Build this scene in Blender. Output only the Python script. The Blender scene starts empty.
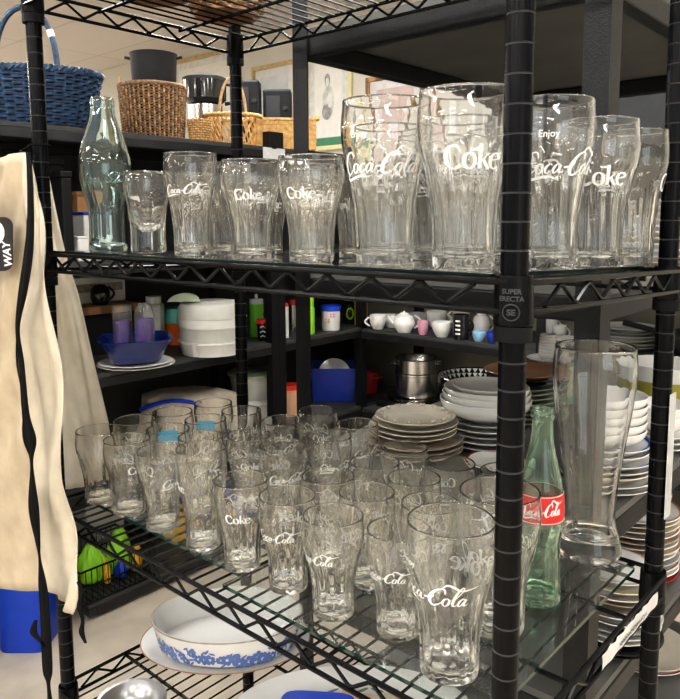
import bpy, math, random
from mathutils import Vector, Matrix
random.seed(7)
PI = math.pi
C = bpy.context.scene.collection
sc = bpy.context.scene

# ---------------------------------------------------------------- camera model (recovered from the photograph)
F, PX, PY, H = 713.0, 344.8, 302.7, 1.45
PITCH, ROLL, TH = .1155, -.004, .7219
Xa, Ya = (math.cos(TH), -math.sin(TH)), (math.sin(TH), math.cos(TH))
CAM = Vector((-(.1528*Xa[0]+.641*Xa[1]), -(.1528*Ya[0]+.641*Ya[1]), H))
def _w(v): return Vector((Xa[0]*v[0]+Xa[1]*v[1], Ya[0]*v[0]+Ya[1]*v[1], v[2]))
_cp, _sp, _cr, _sr = math.cos(PITCH), math.sin(PITCH), math.cos(ROLL), math.sin(ROLL)
FW = _w((0, _cp, -_sp)); _ri = Vector((1, 0, 0)); _up = Vector((0, _sp, _cp))
RI = _w(_cr*_ri+_sr*_up); UP = _w(-_sr*_ri+_cr*_up)
def at(x, y, z=None, X=None, Y=None):
    """the point of the room that photo point x, y shows, on a horizontal or upright plane"""
    d = RI*((x-PX)/F) - UP*((y-PY)/F) + FW
    t = (z-CAM.z)/d.z if z is not None else (X-CAM.x)/d.x if X is not None else (Y-CAM.y)/d.y
    return CAM+d*t
def depth(p): return (Vector(p)-CAM).dot(FW)
cam = bpy.data.cameras.new('camera'); co = bpy.data.objects.new('camera', cam); C.objects.link(co)
co.matrix_world = Matrix.Translation(CAM) @ Matrix((RI, UP, -FW)).transposed().to_4x4()
cam.sensor_width = 36; cam.lens = F/699*36
cam.shift_x = (340-PX)/699; cam.shift_y = (PY-349.5)/699
cam.clip_start = .02
sc.camera = co
sc.view_settings.view_transform = 'Standard'; sc.view_settings.look = 'Medium High Contrast'; sc.view_settings.exposure = -.18
sc.cycles.max_bounces = 28; sc.cycles.transmission_bounces = 24; sc.cycles.glossy_bounces = 6; sc.cycles.diffuse_bounces = 4; sc.cycles.transparent_max_bounces = 16

# ---------------------------------------------------------------- materials
def mat(name, col, rough=.5, metal=0, var=.06, scale=30, bump=0, spec=.5, coat=0, alpha=None, trans=0, emit=0, stops=None, tex='noise', stretch=(1, 1, 1)):
    m = bpy.data.materials.new(name); m.use_nodes = True
    nt = m.node_tree; b = nt.nodes['Principled BSDF']; L = nt.links.new
    tc = nt.nodes.new('ShaderNodeTexCoord'); mp = nt.nodes.new('ShaderNodeMapping'); mp.inputs['Scale'].default_value = stretch
    L(tc.outputs['Object'], mp.inputs['Vector'])
    if tex == 'noise':
        n = nt.nodes.new('ShaderNodeTexNoise'); n.inputs['Scale'].default_value = scale; n.inputs['Detail'].default_value = 4; out = n.outputs[0]
    elif tex == 'voronoi':
        n = nt.nodes.new('ShaderNodeTexVoronoi'); n.inputs['Scale'].default_value = scale; out = n.outputs['Distance']
    else:
        n = nt.nodes.new('ShaderNodeTexWave'); n.inputs['Scale'].default_value = scale; n.inputs['Distortion'].default_value = 2; out = n.outputs['Fac'] if 'Fac' in n.outputs else n.outputs[1]
    L(mp.outputs[0], n.inputs['Vector'])
    r = nt.nodes.new('ShaderNodeValToRGB'); L(out, r.inputs[0])
    if stops is None:
        stops = [(.3, [c*(1-var) for c in col]), (.7, [min(1, c*(1+var)) for c in col])]
    e = r.color_ramp.elements
    while len(e) < len(stops): e.new(.5)
    for q, (p, c) in zip(e, stops): q.position = p; q.color = (*c, 1)
    L(r.outputs[0], b.inputs['Base Color'])
    b.inputs['Roughness'].default_value = rough; b.inputs['Metallic'].default_value = metal
    b.inputs['Specular IOR Level'].default_value = spec; b.inputs['Coat Weight'].default_value = coat
    b.inputs['Transmission Weight'].default_value = trans
    if emit: L(r.outputs[0], b.inputs['Emission Color']); b.inputs['Emission Strength'].default_value = emit
    if bump:
        bp = nt.nodes.new('ShaderNodeBump'); bp.inputs['Strength'].default_value = bump; bp.inputs['Distance'].default_value = .002
        L(out, bp.inputs['Height']); L(bp.outputs[0], b.inputs['Normal'])
    return m
def glass_mat(name, col, ior=1.5, rough=0, wob=0, wscale=40, haze=0):
    m = bpy.data.materials.new(name); m.use_nodes = True; nt = m.node_tree
    nt.nodes.remove(nt.nodes['Principled BSDF']); g = nt.nodes.new('ShaderNodeBsdfGlass')
    g.inputs['Color'].default_value = (*col, 1); g.inputs['IOR'].default_value = ior; g.inputs['Roughness'].default_value = rough
    nt.links.new(g.outputs[0], nt.nodes['Material Output'].inputs[0])
    n = nt.nodes.new('ShaderNodeTexNoise'); n.inputs['Scale'].default_value = wscale
    tc = nt.nodes.new('ShaderNodeTexCoord'); nt.links.new(tc.outputs['Object'], n.inputs['Vector'])
    b = nt.nodes.new('ShaderNodeBump'); b.inputs['Strength'].default_value = wob; b.inputs['Distance'].default_value = .001
    nt.links.new(n.outputs[0], b.inputs['Height']); nt.links.new(b.outputs[0], g.inputs['Normal'])
    if haze:   # pale diffuse haze mixed in to brighten the glass
        d = nt.nodes.new('ShaderNodeBsdfDiffuse'); d.inputs[0].default_value = (.8, .78, .73, 1); mx = nt.nodes.new('ShaderNodeMixShader')
        n2 = nt.nodes.new('ShaderNodeTexNoise'); n2.inputs['Scale'].default_value = 60; nt.links.new(tc.outputs['Object'], n2.inputs['Vector'])
        mu = nt.nodes.new('ShaderNodeMath'); mu.operation = 'MULTIPLY'; mu.inputs[1].default_value = haze*2; nt.links.new(n2.outputs[0], mu.inputs[0])
        nt.links.new(mu.outputs[0], mx.inputs[0]); nt.links.new(g.outputs[0], mx.inputs[1]); nt.links.new(d.outputs[0], mx.inputs[2]); nt.links.new(mx.outputs[0], nt.nodes['Material Output'].inputs[0])
    return m
def emis(name, col, s):
    m = bpy.data.materials.new(name); m.use_nodes = True; nt = m.node_tree
    nt.nodes.remove(nt.nodes['Principled BSDF']); e = nt.nodes.new('ShaderNodeEmission')
    e.inputs[0].default_value = (*col, 1); e.inputs[1].default_value = s
    nt.links.new(e.outputs[0], nt.nodes['Material Output'].inputs[0]); return m
M = dict(
 epoxy=mat('black epoxy wire', (.005, .005, .0055), .24, spec=.14),
 post=mat('black epoxy post', (.004, .004, .005), .2, spec=.13),
 groove=mat('post groove edge', (.045, .045, .048), .4, metal=.2),
 clip=mat('black plastic clip', (.008, .008, .009), .5, spec=.15),
 hammer=mat('hammered dark steel', (.011, .011, .012), .42, var=.5, scale=420, bump=.5, spec=.35),
 blacksteel=mat('black painted steel', (.010, .010, .011), .45, spec=.3, bump=.1, scale=200),
 lip=mat('worn steel shelf lip', (.022, .022, .023), .38, metal=.3, var=.3, scale=8),
 deck=mat('grey deck underside', (.11, .108, .10), .75, var=.15, scale=5),
 darkdeck=mat('dark shelf deck', (.045, .045, .044), .6, var=.2, scale=10),
 clear=glass_mat('clear soda glass', (.998, 1, .998), 1.5, 0, .45, 38, .009),
 warm=glass_mat('faintly warm clear glass', (1, .998, .99), 1.5, 0, .5, 38, .009),
 aqua=glass_mat('pale aqua bottle glass', (.935, .99, .985), 1.5, 0, .12, 45, .012),
 green=glass_mat('green bottle glass', (.88, .965, .91), 1.5, 0, .1, 30, .014),
 pane=glass_mat('flat shelf glass', (.97, .99, .98), 1.45, 0, 0, 40, .014),
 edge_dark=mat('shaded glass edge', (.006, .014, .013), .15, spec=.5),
 edge=mat('dark green glass edge', (.006, .032, .023), .12, spec=.8),
 white=mat('white glass print', (.80, .80, .78), .5, emit=.03),  # print also given a faint glow of its own
 ceram=mat('white glazed ceramic', (.78, .77, .74), .16, var=.02, coat=.3),
 cream=mat('cream glazed ceramic', (.70, .65, .54), .18, var=.03, coat=.3),
 greyc=mat('grey glazed ceramic', (.42, .42, .41), .2, coat=.3),
 tan=mat('speckled tan stoneware', (.38, .31, .23), .3, var=.3, scale=60),
 brown=mat('brown glazed stoneware', (.34, .19, .10), .3, var=.2, scale=25),
 sage=mat('sage green stoneware', (.32, .36, .25), .3),
 olive=mat('olive yellow glaze', (.42, .38, .07), .25),
 bluec=mat('cobalt blue glaze', (.02, .05, .33), .15, coat=.4),
 ltblue=mat('light blue glaze', (.30, .50, .68), .2),
 blackc=mat('black glaze', (.012, .012, .014), .15, coat=.3),
 pink=mat('pink glaze', (.65, .32, .42), .3),
 redc=mat('dark red enamel', (.30, .02, .015), .25),
 steel=mat('brushed stainless steel', (.62, .61, .59), .24, metal=1, var=.1, scale=60, stretch=(1, 1, .05)),
 bowlsteel=mat('worn mixing bowl steel', (.36, .355, .35), .3, metal=1, var=.15, scale=20),
 chrome=mat('polished steel', (.68, .67, .65), .12, metal=1, var=.15, scale=8),
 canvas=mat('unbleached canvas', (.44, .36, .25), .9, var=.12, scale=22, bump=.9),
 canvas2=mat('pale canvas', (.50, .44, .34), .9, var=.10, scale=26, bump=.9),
 canvas3=mat('lightened pale canvas', (.78, .70, .56), .9, var=.08, scale=26, bump=.6),  # colour lightened to make up for the shadow on the back panel
 ribbon=mat('black cotton ribbon', (.006, .006, .006), .9, spec=.1),
 badge=mat('black badge print', (.01, .01, .01), .6),
 bluewick=mat('blue painted wicker', (.025, .055, .11), .5, var=.6, scale=60),
 brownwick=mat('brown woven rattan', (.24, .14, .075), .6, var=.5, scale=70),
 lightwick=mat('light rattan strand', (.50, .33, .17), .6, var=.3, scale=60),
 honey=mat('honey coloured wicker', (.55, .33, .11), .5, var=.35, scale=50),
 gap_dark=mat('painted weave gap shade', (.018, .012, .008), .9),  # dark colour standing for the shade in the weave gaps
 wood=mat('warm brown wood', (.33, .17, .07), .5, var=.35, scale=3, tex='wave', stretch=(1, 6, 6)),
 blackpl=mat('black plastic', (.010, .010, .011), .45, spec=.25, var=.1),
 greypl=mat('charcoal coated metal', (.035, .036, .038), .45, spec=.3),
 whitepl=mat('white plastic', (.74, .73, .69), .35, var=.04),
 frost=mat('frosted clear plastic', (.66, .65, .58), .35, trans=.3),
 smoke=mat('smoky dark plastic', (.03, .03, .03), .08, trans=.25, coat=.5),
 clearpl=glass_mat('clear plastic', (.97, .97, .96), 1.3, .02, 0, 40, .06),
 purple=mat('purple tinted plastic', (.13, .04, .46), .12, trans=.3),
 navy=mat('navy blue melamine', (.010, .022, .12), .2, coat=.3),
 bluepl=mat('blue plastic', (.01, .06, .50), .35),
 bluebin=mat('royal blue plastic', (.008, .03, .25), .4),
 lime=mat('lime green plastic', (.30, .68, .03), .3),
 grass=mat('green plastic', (.12, .38, .03), .3),
 teal=mat('teal plastic', (.12, .45, .36), .4),
 redpl=mat('red plastic', (.72, .04, .02), .35),
 orange=mat('orange plastic', (.68, .14, .02), .4),
 yellow=mat('yellow plastic', (.80, .46, .02), .4),
 sticker=mat('light blue sticker', (.10, .42, .62), .6),
 paper=mat('white paper', (.60, .59, .56), .8, var=.10),
 tape=mat('translucent label strip', (.62, .62, .60), .3, var=.1, trans=.2),
 ink=mat('grey ink', (.12, .12, .12), .8),
 flower=mat('blue flower glaze', (.10, .17, .42), .2, coat=.3),
 peach=mat('peach print', (.75, .45, .28), .3),
 leafp=mat('leaf print', (.16, .22, .14), .3),
 gold=mat('gold wood frame', (.45, .33, .14), .4, var=.25, scale=40),
 palef=mat('pale yellow frame', (.66, .60, .34), .5),
 greenf=mat('green frame', (.05, .20, .11), .5),
 bagc=mat('beige fabric bag', (.50, .44, .35), .9, var=.15, scale=40, bump=.4),
)
def tinted_wall(name, col, lines=None):
    m = mat(name, col, .85, var=.03, scale=4, bump=.05)
    if lines:
        nt = m.node_tree; b = nt.nodes['Principled BSDF']; br = nt.nodes.new('ShaderNodeTexBrick')
        br.offset = 0; br.inputs['Scale'].default_value = 1; br.inputs['Brick Width'].default_value = 1.22; br.inputs['Row Height'].default_value = .61
        br.inputs['Mortar Size'].default_value = .008; br.inputs['Mortar'].default_value = (*[c*.8 for c in col], 1)
        br.inputs['Color1'].default_value = (*col, 1); br.inputs['Color2'].default_value = (*[c*.97 for c in col], 1)
        tc = nt.nodes.new('ShaderNodeTexCoord'); nt.links.new(tc.outputs['Object'], br.inputs['Vector'])
        nt.links.new(br.outputs['Color'], b.inputs['Base Color'])
    return m
M['wall'] = tinted_wall('cream wall paint', (.58, .55, .48))
M['ceil'] = tinted_wall('ceiling tile', (.62, .57, .53), True)
M['backp'] = mat('added dark back', (.035, .034, .030), .8, var=.15, scale=6); M['backo'] = mat('olive grey shaded back', (.20, .19, .15), .85, var=.1, scale=6)  # for added dark sheets; the olive one carries the back wall's shade
M['floor'] = mat('beige vinyl floor', (.56, .49, .39), .5, var=.12, scale=9)
M['light'] = emis('ceiling light diffuser', (1, .995, .985), 34)

# ---------------------------------------------------------------- mesh kit
class MB:
    def __init__(s): s.v = []; s.f = []; s.m = []
    def add(s, v, f, mi=0, tr=None):
        o = len(s.v); s.v += [tuple(tr @ Vector(p)) if tr else tuple(p) for p in v]
        s.f += [tuple(i+o for i in q) for q in f]; s.m += [mi]*len(f); return s
    def box(s, x0, y0, z0, x1, y1, z1, mi=0, tr=None):
        v = [(x, y, z) for z in (z0, z1) for y in (y0, y1) for x in (x0, x1)]
        return s.add(v, [(0, 2, 3, 1), (4, 5, 7, 6), (0, 1, 5, 4), (2, 6, 7, 3), (0, 4, 6, 2), (1, 3, 7, 5)], mi, tr)
    def tube(s, pts, r, n=8, closed=False, mi=0, cap=True, flat=1):
        pts = [Vector(p) for p in pts]; N = len(pts); rr = r if isinstance(r, (list, tuple)) else [r]*N
        T = []
        for i in range(N):
            a = pts[(i-1) % N] if closed or i else pts[0]; b = pts[(i+1) % N] if closed or i < N-1 else pts[-1]
            T.append((b-a).normalized() if (b-a).length > 1e-9 else Vector((0, 0, 1)))
        u = T[0].orthogonal().normalized(); v = []
        for i in range(N):
            u = (u-T[i]*u.dot(T[i])); u = u.normalized() if u.length > 1e-9 else T[i].orthogonal().normalized(); w = T[i].cross(u)
            for k in range(n):
                a = 2*PI*k/n; v.append(pts[i]+(u*math.cos(a)+w*math.sin(a)*flat)*rr[i])
        f = []
        for i in range(N if closed else N-1):
            j = (i+1) % N
            for k in range(n): f.append((i*n+k, i*n+(k+1) % n, j*n+(k+1) % n, j*n+k))
        if cap and not closed: f += [tuple(range(n-1, -1, -1)), tuple((N-1)*n+k for k in range(n))]
        return s.add(v, f, mi)
    def lathe(s, prof, n=48, mi=0, mod=None, tr=None, sx=1, sy=1, mis=None):
        v = []; rows = []
        for (r, z) in prof:
            if abs(r) < 1e-7: rows.append([len(v)]); v.append((0, 0, z))
            else:
                row = []
                for k in range(n):
                    a = 2*PI*k/n; q = mod(a, r, z) if mod else r
                    row.append(len(v)); v.append((q*math.cos(a)*sx, q*math.sin(a)*sy, z))
                rows.append(row)
        f = []; fm = []
        for i in range(len(rows)-1):
            A, B = rows[i], rows[i+1]
            for k in range(n):
                k2 = (k+1) % n
                if len(A) == 1 and len(B) == 1: continue
                if len(A) == 1: f.append((A[0], B[k2], B[k]))
                elif len(B) == 1: f.append((A[k], A[k2], B[0]))
                else: f.append((A[k], A[k2], B[k2], B[k]))
                fm.append(mis[i] if mis else mi)
        o = len(s.f); s.add(v, f, mi, tr); s.m[o:] = fm
        return s
    def ribbon(s, pts, w, mi=0, fn=None):
        """flat stroke in 2-D, optionally wrapped by fn(x, y) -> point"""
        N = len(pts); v = []
        for i in range(N):
            a = pts[max(0, i-1)]; b = pts[min(N-1, i+1)]; dx, dy = b[0]-a[0], b[1]-a[1]; l = math.hypot(dx, dy) or 1
            q = w[i]/2 if isinstance(w, list) else w/2; nx, ny = -dy/l*q, dx/l*q
            for sg in (1, -1):
                p = (pts[i][0]+nx*sg, pts[i][1]+ny*sg); v.append(fn(*p) if fn else (p[0], p[1], 0))
        return s.add(v, [(2*i, 2*i+1, 2*i+3, 2*i+2) for i in range(N-1)], mi)
def mesh(name, mb, mats, smooth=True, angle=40):
    me = bpy.data.meshes.new(name); me.from_pydata(mb.v, [], mb.f)
    for m in (mats if isinstance(mats, (list, tuple)) else [mats]): me.materials.append(m)
    me.polygons.foreach_set('material_index', mb.m)
    if smooth:
        me.polygons.foreach_set('use_smooth', [True]*len(me.polygons)); me.set_sharp_from_angle(angle=math.radians(angle))
    me.update(); return me
def obj(name, mb, mats, parent=None, loc=None, rotz=0, smooth=True, bevel=0, angle=40):
    me = mb if isinstance(mb, bpy.types.Mesh) else mesh(name, mb, mats, smooth, angle)
    o = bpy.data.objects.new(name, me); C.objects.link(o)
    if parent: o.parent = parent
    if loc is not None: o.location = loc
    if rotz: o.rotation_euler.z = rotz
    if bevel:
        b = o.modifiers.new('bevel', 'BEVEL'); b.width = bevel; b.segments = 2; b.limit_method = 'ANGLE'
    return o
def tag(o, label, cat, group=None):
    o['label'] = label; o['category'] = cat
    if group: o['group'] = group
    return o
def thing(name, label, cat, loc=(0, 0, 0), rotz=0, group=None):
    o = bpy.data.objects.new(name, None); C.objects.link(o); o.empty_display_size = .05
    o.location = loc; o.rotation_euler.z = rotz; return tag(o, label, cat, group)
def struct(o): o['kind'] = 'structure'; return o
def copy_tree(o, parent=None):
    c = o.copy(); C.objects.link(c)
    if parent: c.parent = parent
    for ch in list(o.children): copy_tree(ch, c)
    return c
ORD = ['topmost', 'second', 'third', 'fourth', 'fifth', 'sixth', 'seventh', 'eighth', 'ninth', 'tenth', 'eleventh', 'twelfth', 'thirteenth', 'fourteenth']
NTH = ['first'] + ORD[1:]
def text(s, size, bold=0, align='CENTER'):
    cu = bpy.data.curves.new('lettering', 'FONT'); cu.body = s; cu.size = size; cu.offset = bold; cu.align_x = align; cu.resolution_u = 4
    o = bpy.data.objects.new('lettering', cu); C.objects.link(o); bpy.context.view_layer.update()
    me = bpy.data.meshes.new_from_object(o.evaluated_get(bpy.context.evaluated_depsgraph_get()))
    mb = MB(); mb.add([v.co for v in me.vertices], [tuple(p.vertices) for p in me.polygons])
    bpy.data.objects.remove(o); bpy.data.curves.remove(cu); bpy.data.meshes.remove(me); return mb
def remap(mb, fn): mb.v = [tuple(fn(*p)) for p in mb.v]; return mb

# ---------------------------------------------------------------- lettering drawn as pen strokes
def spline(pts, n=7):
    out = []; P = [pts[0]]+list(pts)+[pts[-1]]
    for i in range(1, len(P)-2):
        p0, p1, p2, p3 = P[i-1:i+3]
        for k in range(n):
            t = k/n; t2, t3 = t*t, t*t*t
            out.append(tuple(.5*(2*p1[j]+(p2[j]-p0[j])*t+(2*p0[j]-5*p1[j]+4*p2[j]-p3[j])*t2+(3*p1[j]-p0[j]-3*p2[j]+p3[j])*t3) for j in range(3)))
    out.append(tuple(pts[-1])); return out
def arc(cx, cy, rx, ry, a0, a1, w0, w1, n=20):
    """ellipse stroke: w0 where it runs level, w1 where it runs upright"""
    return [(cx+rx*math.cos(a), cy+ry*math.sin(a), w0+(w1-w0)*abs(math.cos(a))**1.3) for a in (math.radians(a0+(a1-a0)*i/n) for i in range(n+1))]
def strokes_coke():
    S = [arc(.42, .5, .40, .52, 52, 318, .08, .24), [(.66, .88, .02), (.72, .80, .14), (.73, .66, .03)],
         arc(1.16, .33, .27, .34, 0, 360, .07, .20),
         [(1.66, 0, .19), (1.66, 1.08, .19)], [(1.56, 1.06, .05), (1.70, 1.06, .05)], [(1.56, .02, .05), (1.78, .02, .05)],
         spline([(1.72, .30, .06), (1.90, .48, .08), (2.06, .64, .06)]), [(1.94, .66, .05), (2.16, .66, .05)],
         spline([(1.82, .40, .12), (1.98, .18, .17), (2.12, .02, .14), (2.20, .02, .06)]),
         arc(2.48, .33, .27, .34, 20, 320, .07, .20), [(2.24, .36, .06), (2.72, .44, .06)], spline([(2.73, .45, .06), (2.70, .58, .10), (2.60, .65, .06)])]
    return S, 2.78
def strokes_coca_cola():
    S = []
    def bigc(x): return spline([(x+.82, .72, .03), (x+.74, .98, .10), (x+.56, 1.05, .07), (x+.30, .90, .12), (x+.10, .50, .20), (x+.12, .12, .20), (x+.34, -.06, .10), (x+.62, .06, .06), (x+.80, .26, .04)])
    def o(x): return arc(x+.18, .24, .17, .24, 0, 360, .05, .13, 16)
    def a(x): return spline([(x+.36, .40, .05), (x+.20, .48, .07), (x+.04, .26, .13), (x+.10, .03, .08), (x+.24, .12, .06), (x+.37, .42, .11), (x+.36, .10, .12), (x+.50, .06, .05), (x+.60, .18, .03)])
    S.append(bigc(0)); S.append(spline([(.34, -.06, .06), (.10, -.24, .10), (.30, -.34, .12), (.9, -.24, .14), (1.5, -.14, .12), (1.95, -.22, .05), (2.1, -.12, .02)]))
    S.append(o(.82)); S.append(spline([(1.00, .46, .05), (1.12, .44, .03), (1.22, .42, .03)]))
    S.append(spline([(1.62, .40, .09), (1.50, .48, .06), (1.32, .28, .13), (1.38, .04, .09), (1.58, .08, .05), (1.70, .2, .04)]))
    S.append(a(1.70)); S.append([(2.26, .30, .10), (2.52, .34, .10)])
    S.append(bigc(2.55)); S.append(spline([(3.12, 1.05, .06), (3.30, 1.30, .10), (3.62, 1.22, .14), (4.10, .98, .10), (4.65, 1.06, .07), (5.0, 1.16, .02)]))
    S.append(spline([(2.70, .70, .03), (2.80, .52, .08), (2.72, .40, .05)]))
    S.append(o(3.36)); S.append(spline([(3.54, .46, .04), (3.70, .42, .03), (3.82, .40, .03)]))
    S.append(spline([(3.80, .22, .04), (4.12, .78, .06), (4.18, 1.12, .07), (4.04, 1.10, .09), (3.90, .60, .15), (3.92, .12, .13), (4.06, .04, .06), (4.18, .2, .04)]))
    S.append(a(4.16))
    S = [[(x+.30*y, y, w) for x, y, w in s] for s in S]
    return S, 4.95
def lettering(which, height, fn, mb=None, kx=1.0):
    """strokes scaled so that a capital is `height` tall, centred, mapped by fn(x, y)"""
    S, W = which(); mb = mb or MB()
    for s in S:
        if len(s) < 4:
            s = [tuple(s[i][k]+(s[i+1][k]-s[i][k])*t/6 for k in range(3)) for i in range(len(s)-1) for t in range(6)]+[s[-1]]
        mb.ribbon([((x-W/2)*height*kx, (y-.4)*height) for x, y, w in s], [w*height for x, y, w in s], fn=fn)
    return mb

# ================================================================ THE ROOM
def plane_box(name, a, b, m): return struct(obj(name, MB().box(*a, *b), m, smooth=False))
CEIL, WB = 2.72, 2.75
plane_box('floor', (-9, -9.5, -.06), (3.4, WB+.1, 0), M['floor'])
plane_box('ceiling', (-9, -9.5, CEIL), (3.4, WB+.1, CEIL+.08), M['ceil'])
plane_box('wall_back', (-9, WB, 0), (3.4, WB+.1, CEIL), M['wall'])
plane_box('wall_left', (-9.1, -9.5, 0), (-9, WB+.1, CEIL), M['wall'])
plane_box('wall_right', (3.4, -9.5, 0), (3.5, WB+.1, CEIL), M['wall'])
struct(obj('baseboard_back', MB().box(-9, WB-.015, 0, 3.4, WB, .1), M['blackpl'], smooth=False, bevel=.003))
n_l = 0
for iy, y in enumerate((-7.5, -5.7, -3.9, -2.1, -.3, 1.5)):
    for ix, x in enumerate((-8.2, -6.3, -2.2, -.1, 2.1)):
        t = thing('ceiling_light', f'recessed white ceiling light panel, {NTH[ix]} from the far end of the {NTH[iy]} row', 'ceiling light', (x, y, CEIL), 0, 'recessed ceiling lights')
        fr = MB()
        for a, b in (((-.62, -.17), (.62, -.14)), ((-.62, .14), (.62, .17)), ((-.62, -.14), (-.59, .14)), ((.59, -.14), (.62, .14))):
            fr.box(a[0], a[1], -.014, b[0], b[1], -.0005)
        obj('light_frame', fr, M['whitepl'], t, smooth=False)
        obj('diffuser', MB().box(-.59, -.14, -.010, .59, .14, -.002), M['light'], t, smooth=False)
w = bpy.data.worlds.new('world'); sc.world = w; w.use_nodes = True
w.node_tree.nodes['Background'].inputs[0].default_value = (.97, .99, 1, 1); w.node_tree.nodes['Background'].inputs[1].default_value = .7
M['day'] = emis('added window daylight', (.88, .94, 1), 2.6)
win = struct(obj('added_window', MB().box(3.385, -3.3, .85, 3.3985, -.9, 2.35), M['day'], smooth=False))  # unseen window, added for bright cool light from the right
mb = MB()
for y0, y1 in ((-3.36, -3.3), (-2.53, -2.49), (-1.71, -1.67), (-.9, -.84)): mb.box(3.37, y0, .79, 3.399, y1, 2.41)
mb.box(3.37, -3.3, .79, 3.399, -.9, .85); mb.box(3.37, -3.3, 2.35, 3.399, -.9, 2.41)
obj('added_window_frame', mb, M['whitepl'], win, smooth=False, bevel=.004)

# ================================================================ THE WIRE RACK (corner post at the origin)
RW, RD, OFF, GAP = .889, .432, .0147, .027
ZS = dict(T=H+.3795, U=H-.0559, M=H-.5025, B=H-.857)
rack = thing('wire_shelving_rack', 'black wire shelving rack in front with grooved round posts and four wire shelves', 'shelving rack', (-RW/2, RD/2, 0))
RO = Vector((-RW/2, RD/2, 0))
TILT = .0325          # the upper shelf hangs a little lower toward the back right
tilted = [False]
def rackobj(name, mb, m, parent=rack, **k):
    if tilted[0]: mb.v = [(p[0], p[1], p[2]-TILT*p[1]) for p in mb.v]
    mb.v = [tuple(Vector(p)-RO) for p in mb.v]; return obj(name, mb, m, parent, **k)
def post_mesh():
    prof = [(0, 0), (.0127, 0)]; mis = [0, 0]; z = .0254
    while z < 2.02:
        prof += [(.0127, z-.0009), (.01185, z-.0004), (.01185, z+.0004), (.0127, z+.0009)]; mis += [0, 1, 1, 1]; z += .0254
    prof += [(.0127, 2.05), (0, 2.05)]; mis += [0, 0]
    mis = []
    for i in range(len(prof)-1):
        a, b = prof[i], prof[i+1]; mis.append(1 if (abs(a[0]-.01185) < 1e-5 or abs(b[0]-.01185) < 1e-5) else 0)
    return mesh('post', MB().lathe(prof, 28, mis=mis), [M['post'], M['groove']])
pm = post_mesh(); CORN = dict(C=(0, 0), L=(-RW, 0), R=(0, RD), B=(-RW, RD))
for k, (x, y) in CORN.items(): obj('post', pm, None, rack, (x-RO.x, y-RO.y, 0)) if False else None
for k, (x, y) in CORN.items():
    o = bpy.data.objects.new('post', pm); C.objects.link(o); o.parent = rack; o.location = (x-RO.x, y-RO.y, 0)
def wire_shelf(zs):
    mb = MB(); x0, x1, y0, y1 = -RW-OFF, OFF, -OFF, RD+OFF
    def rail(a, b, zt):
        for z, r in ((zt, .0033), (zt-GAP, .0031)): mb.tube([(*a, z), (*b, z)], r, 8)
        a, b = Vector((*a, 0)), Vector((*b, 0)); L = (b-a).length; n = round((L-.07)/.032); n += n % 2 == 0; d = (b-a)/L; P = []
        for i in range(n+1):
            P.append(a+d*(.035+(L-.07)*i/n)+Vector((0, 0, zt-.003 if i % 2 else zt-GAP+.003)))
        Q = []
        for i, p in enumerate(P):
            if 0 < i < len(P)-1:
                Q += [p+(P[i-1]-p)*.10, p+(P[i+1]-p)*.10]
            else: Q.append(p)
        mb.tube(Q, .0024, 6)
    c = .012
    rail((x0+c, y0), (x1-c, y0), zs); rail((x0+c, y1), (x1-c, y1), zs); rail((x0, y0+c), (x0, y1-c), zs); rail((x1, y0+c), (x1, y1-c), zs)
    n = 35
    for i in range(1, n):
        x = x0+(x1-x0)*i/n
        if abs(x) < .02 or abs(x+RW) < .02: continue
        mb.tube([(x, y0+.003, zs-.0015), (x, y1-.003, zs-.0015)], .0019, 6)
    for y in (RD*.30, RD*.70): mb.tube([(x0, y, zs-.0062), (x1, y, zs-.0062)], .0032, 8)
    return mb
def collar_mb(x, y, zs, writing):
    mb = MB(); tr = Matrix.Translation((x, y, zs))
    mb.lathe([(.0132, .006), (.0168, .006), (.0172, .003), (.0183, -.036), (.0178, -.039), (.0132, -.039), (.0132, .006)], 28, tr=tr)
    return mb
for k in 'TUMB':
    tilted[0] = k == 'U'
    s = rackobj('wire_shelf', wire_shelf(ZS[k]), M['epoxy'])
    for cn, (x, y) in CORN.items():
        c = rackobj('collar', collar_mb(x, y, ZS[k], 0), M['epoxy'], s)
        cl = MB().lathe([(.0130, -.040), (.0176, -.040), (.0176, -.054), (.0130, -.054), (.0130, -.040)], 28, tr=Matrix.Translation((x, y, ZS[k])))
        rackobj('clip_sleeve', cl, M['clip'], s)
        if k == 'U' and cn == 'C':
            face = math.atan2(CAM.y, CAM.x); mb = MB()
            def wrap(px, py, pz, r=.0176): 
                a = face-.12+px/r; q = r+.0006+(pz if pz else 0)-(-.0)*0
                q += (.003-py)/.039*.0011 if False else 0
                rr = .0172+(.003-py)/.039*.0011+.0005
                return (rr*math.cos(a), rr*math.sin(a), ZS['U']+py)
            for line, zz, sz in (('SUPER', -.010, .0062), ('ERECTA', -.0165, .0062)):
                mb.add([wrap(p[0], p[1]+zz, 0) for p in text(line, sz, .0003).v], [], 0) if False else None
                tm = text(line, sz, .0002); mb.add([wrap(p[0], p[1]+zz, 0) for p in tm.v], tm.f)
            mb.tube([wrap(.0072*math.cos(a), -.0265+.0072*math.sin(a), 0) for a in [2*PI*i/24 for i in range(24)]], .0006, 5, True)
            tm = text('SE', .0075, .0003); mb.add([wrap(p[0], p[1]-.029, 0) for p in tm.v], tm.f)
            rackobj('embossed_emblem', mb, M['groove'], s)
tilted[0] = False
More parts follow.
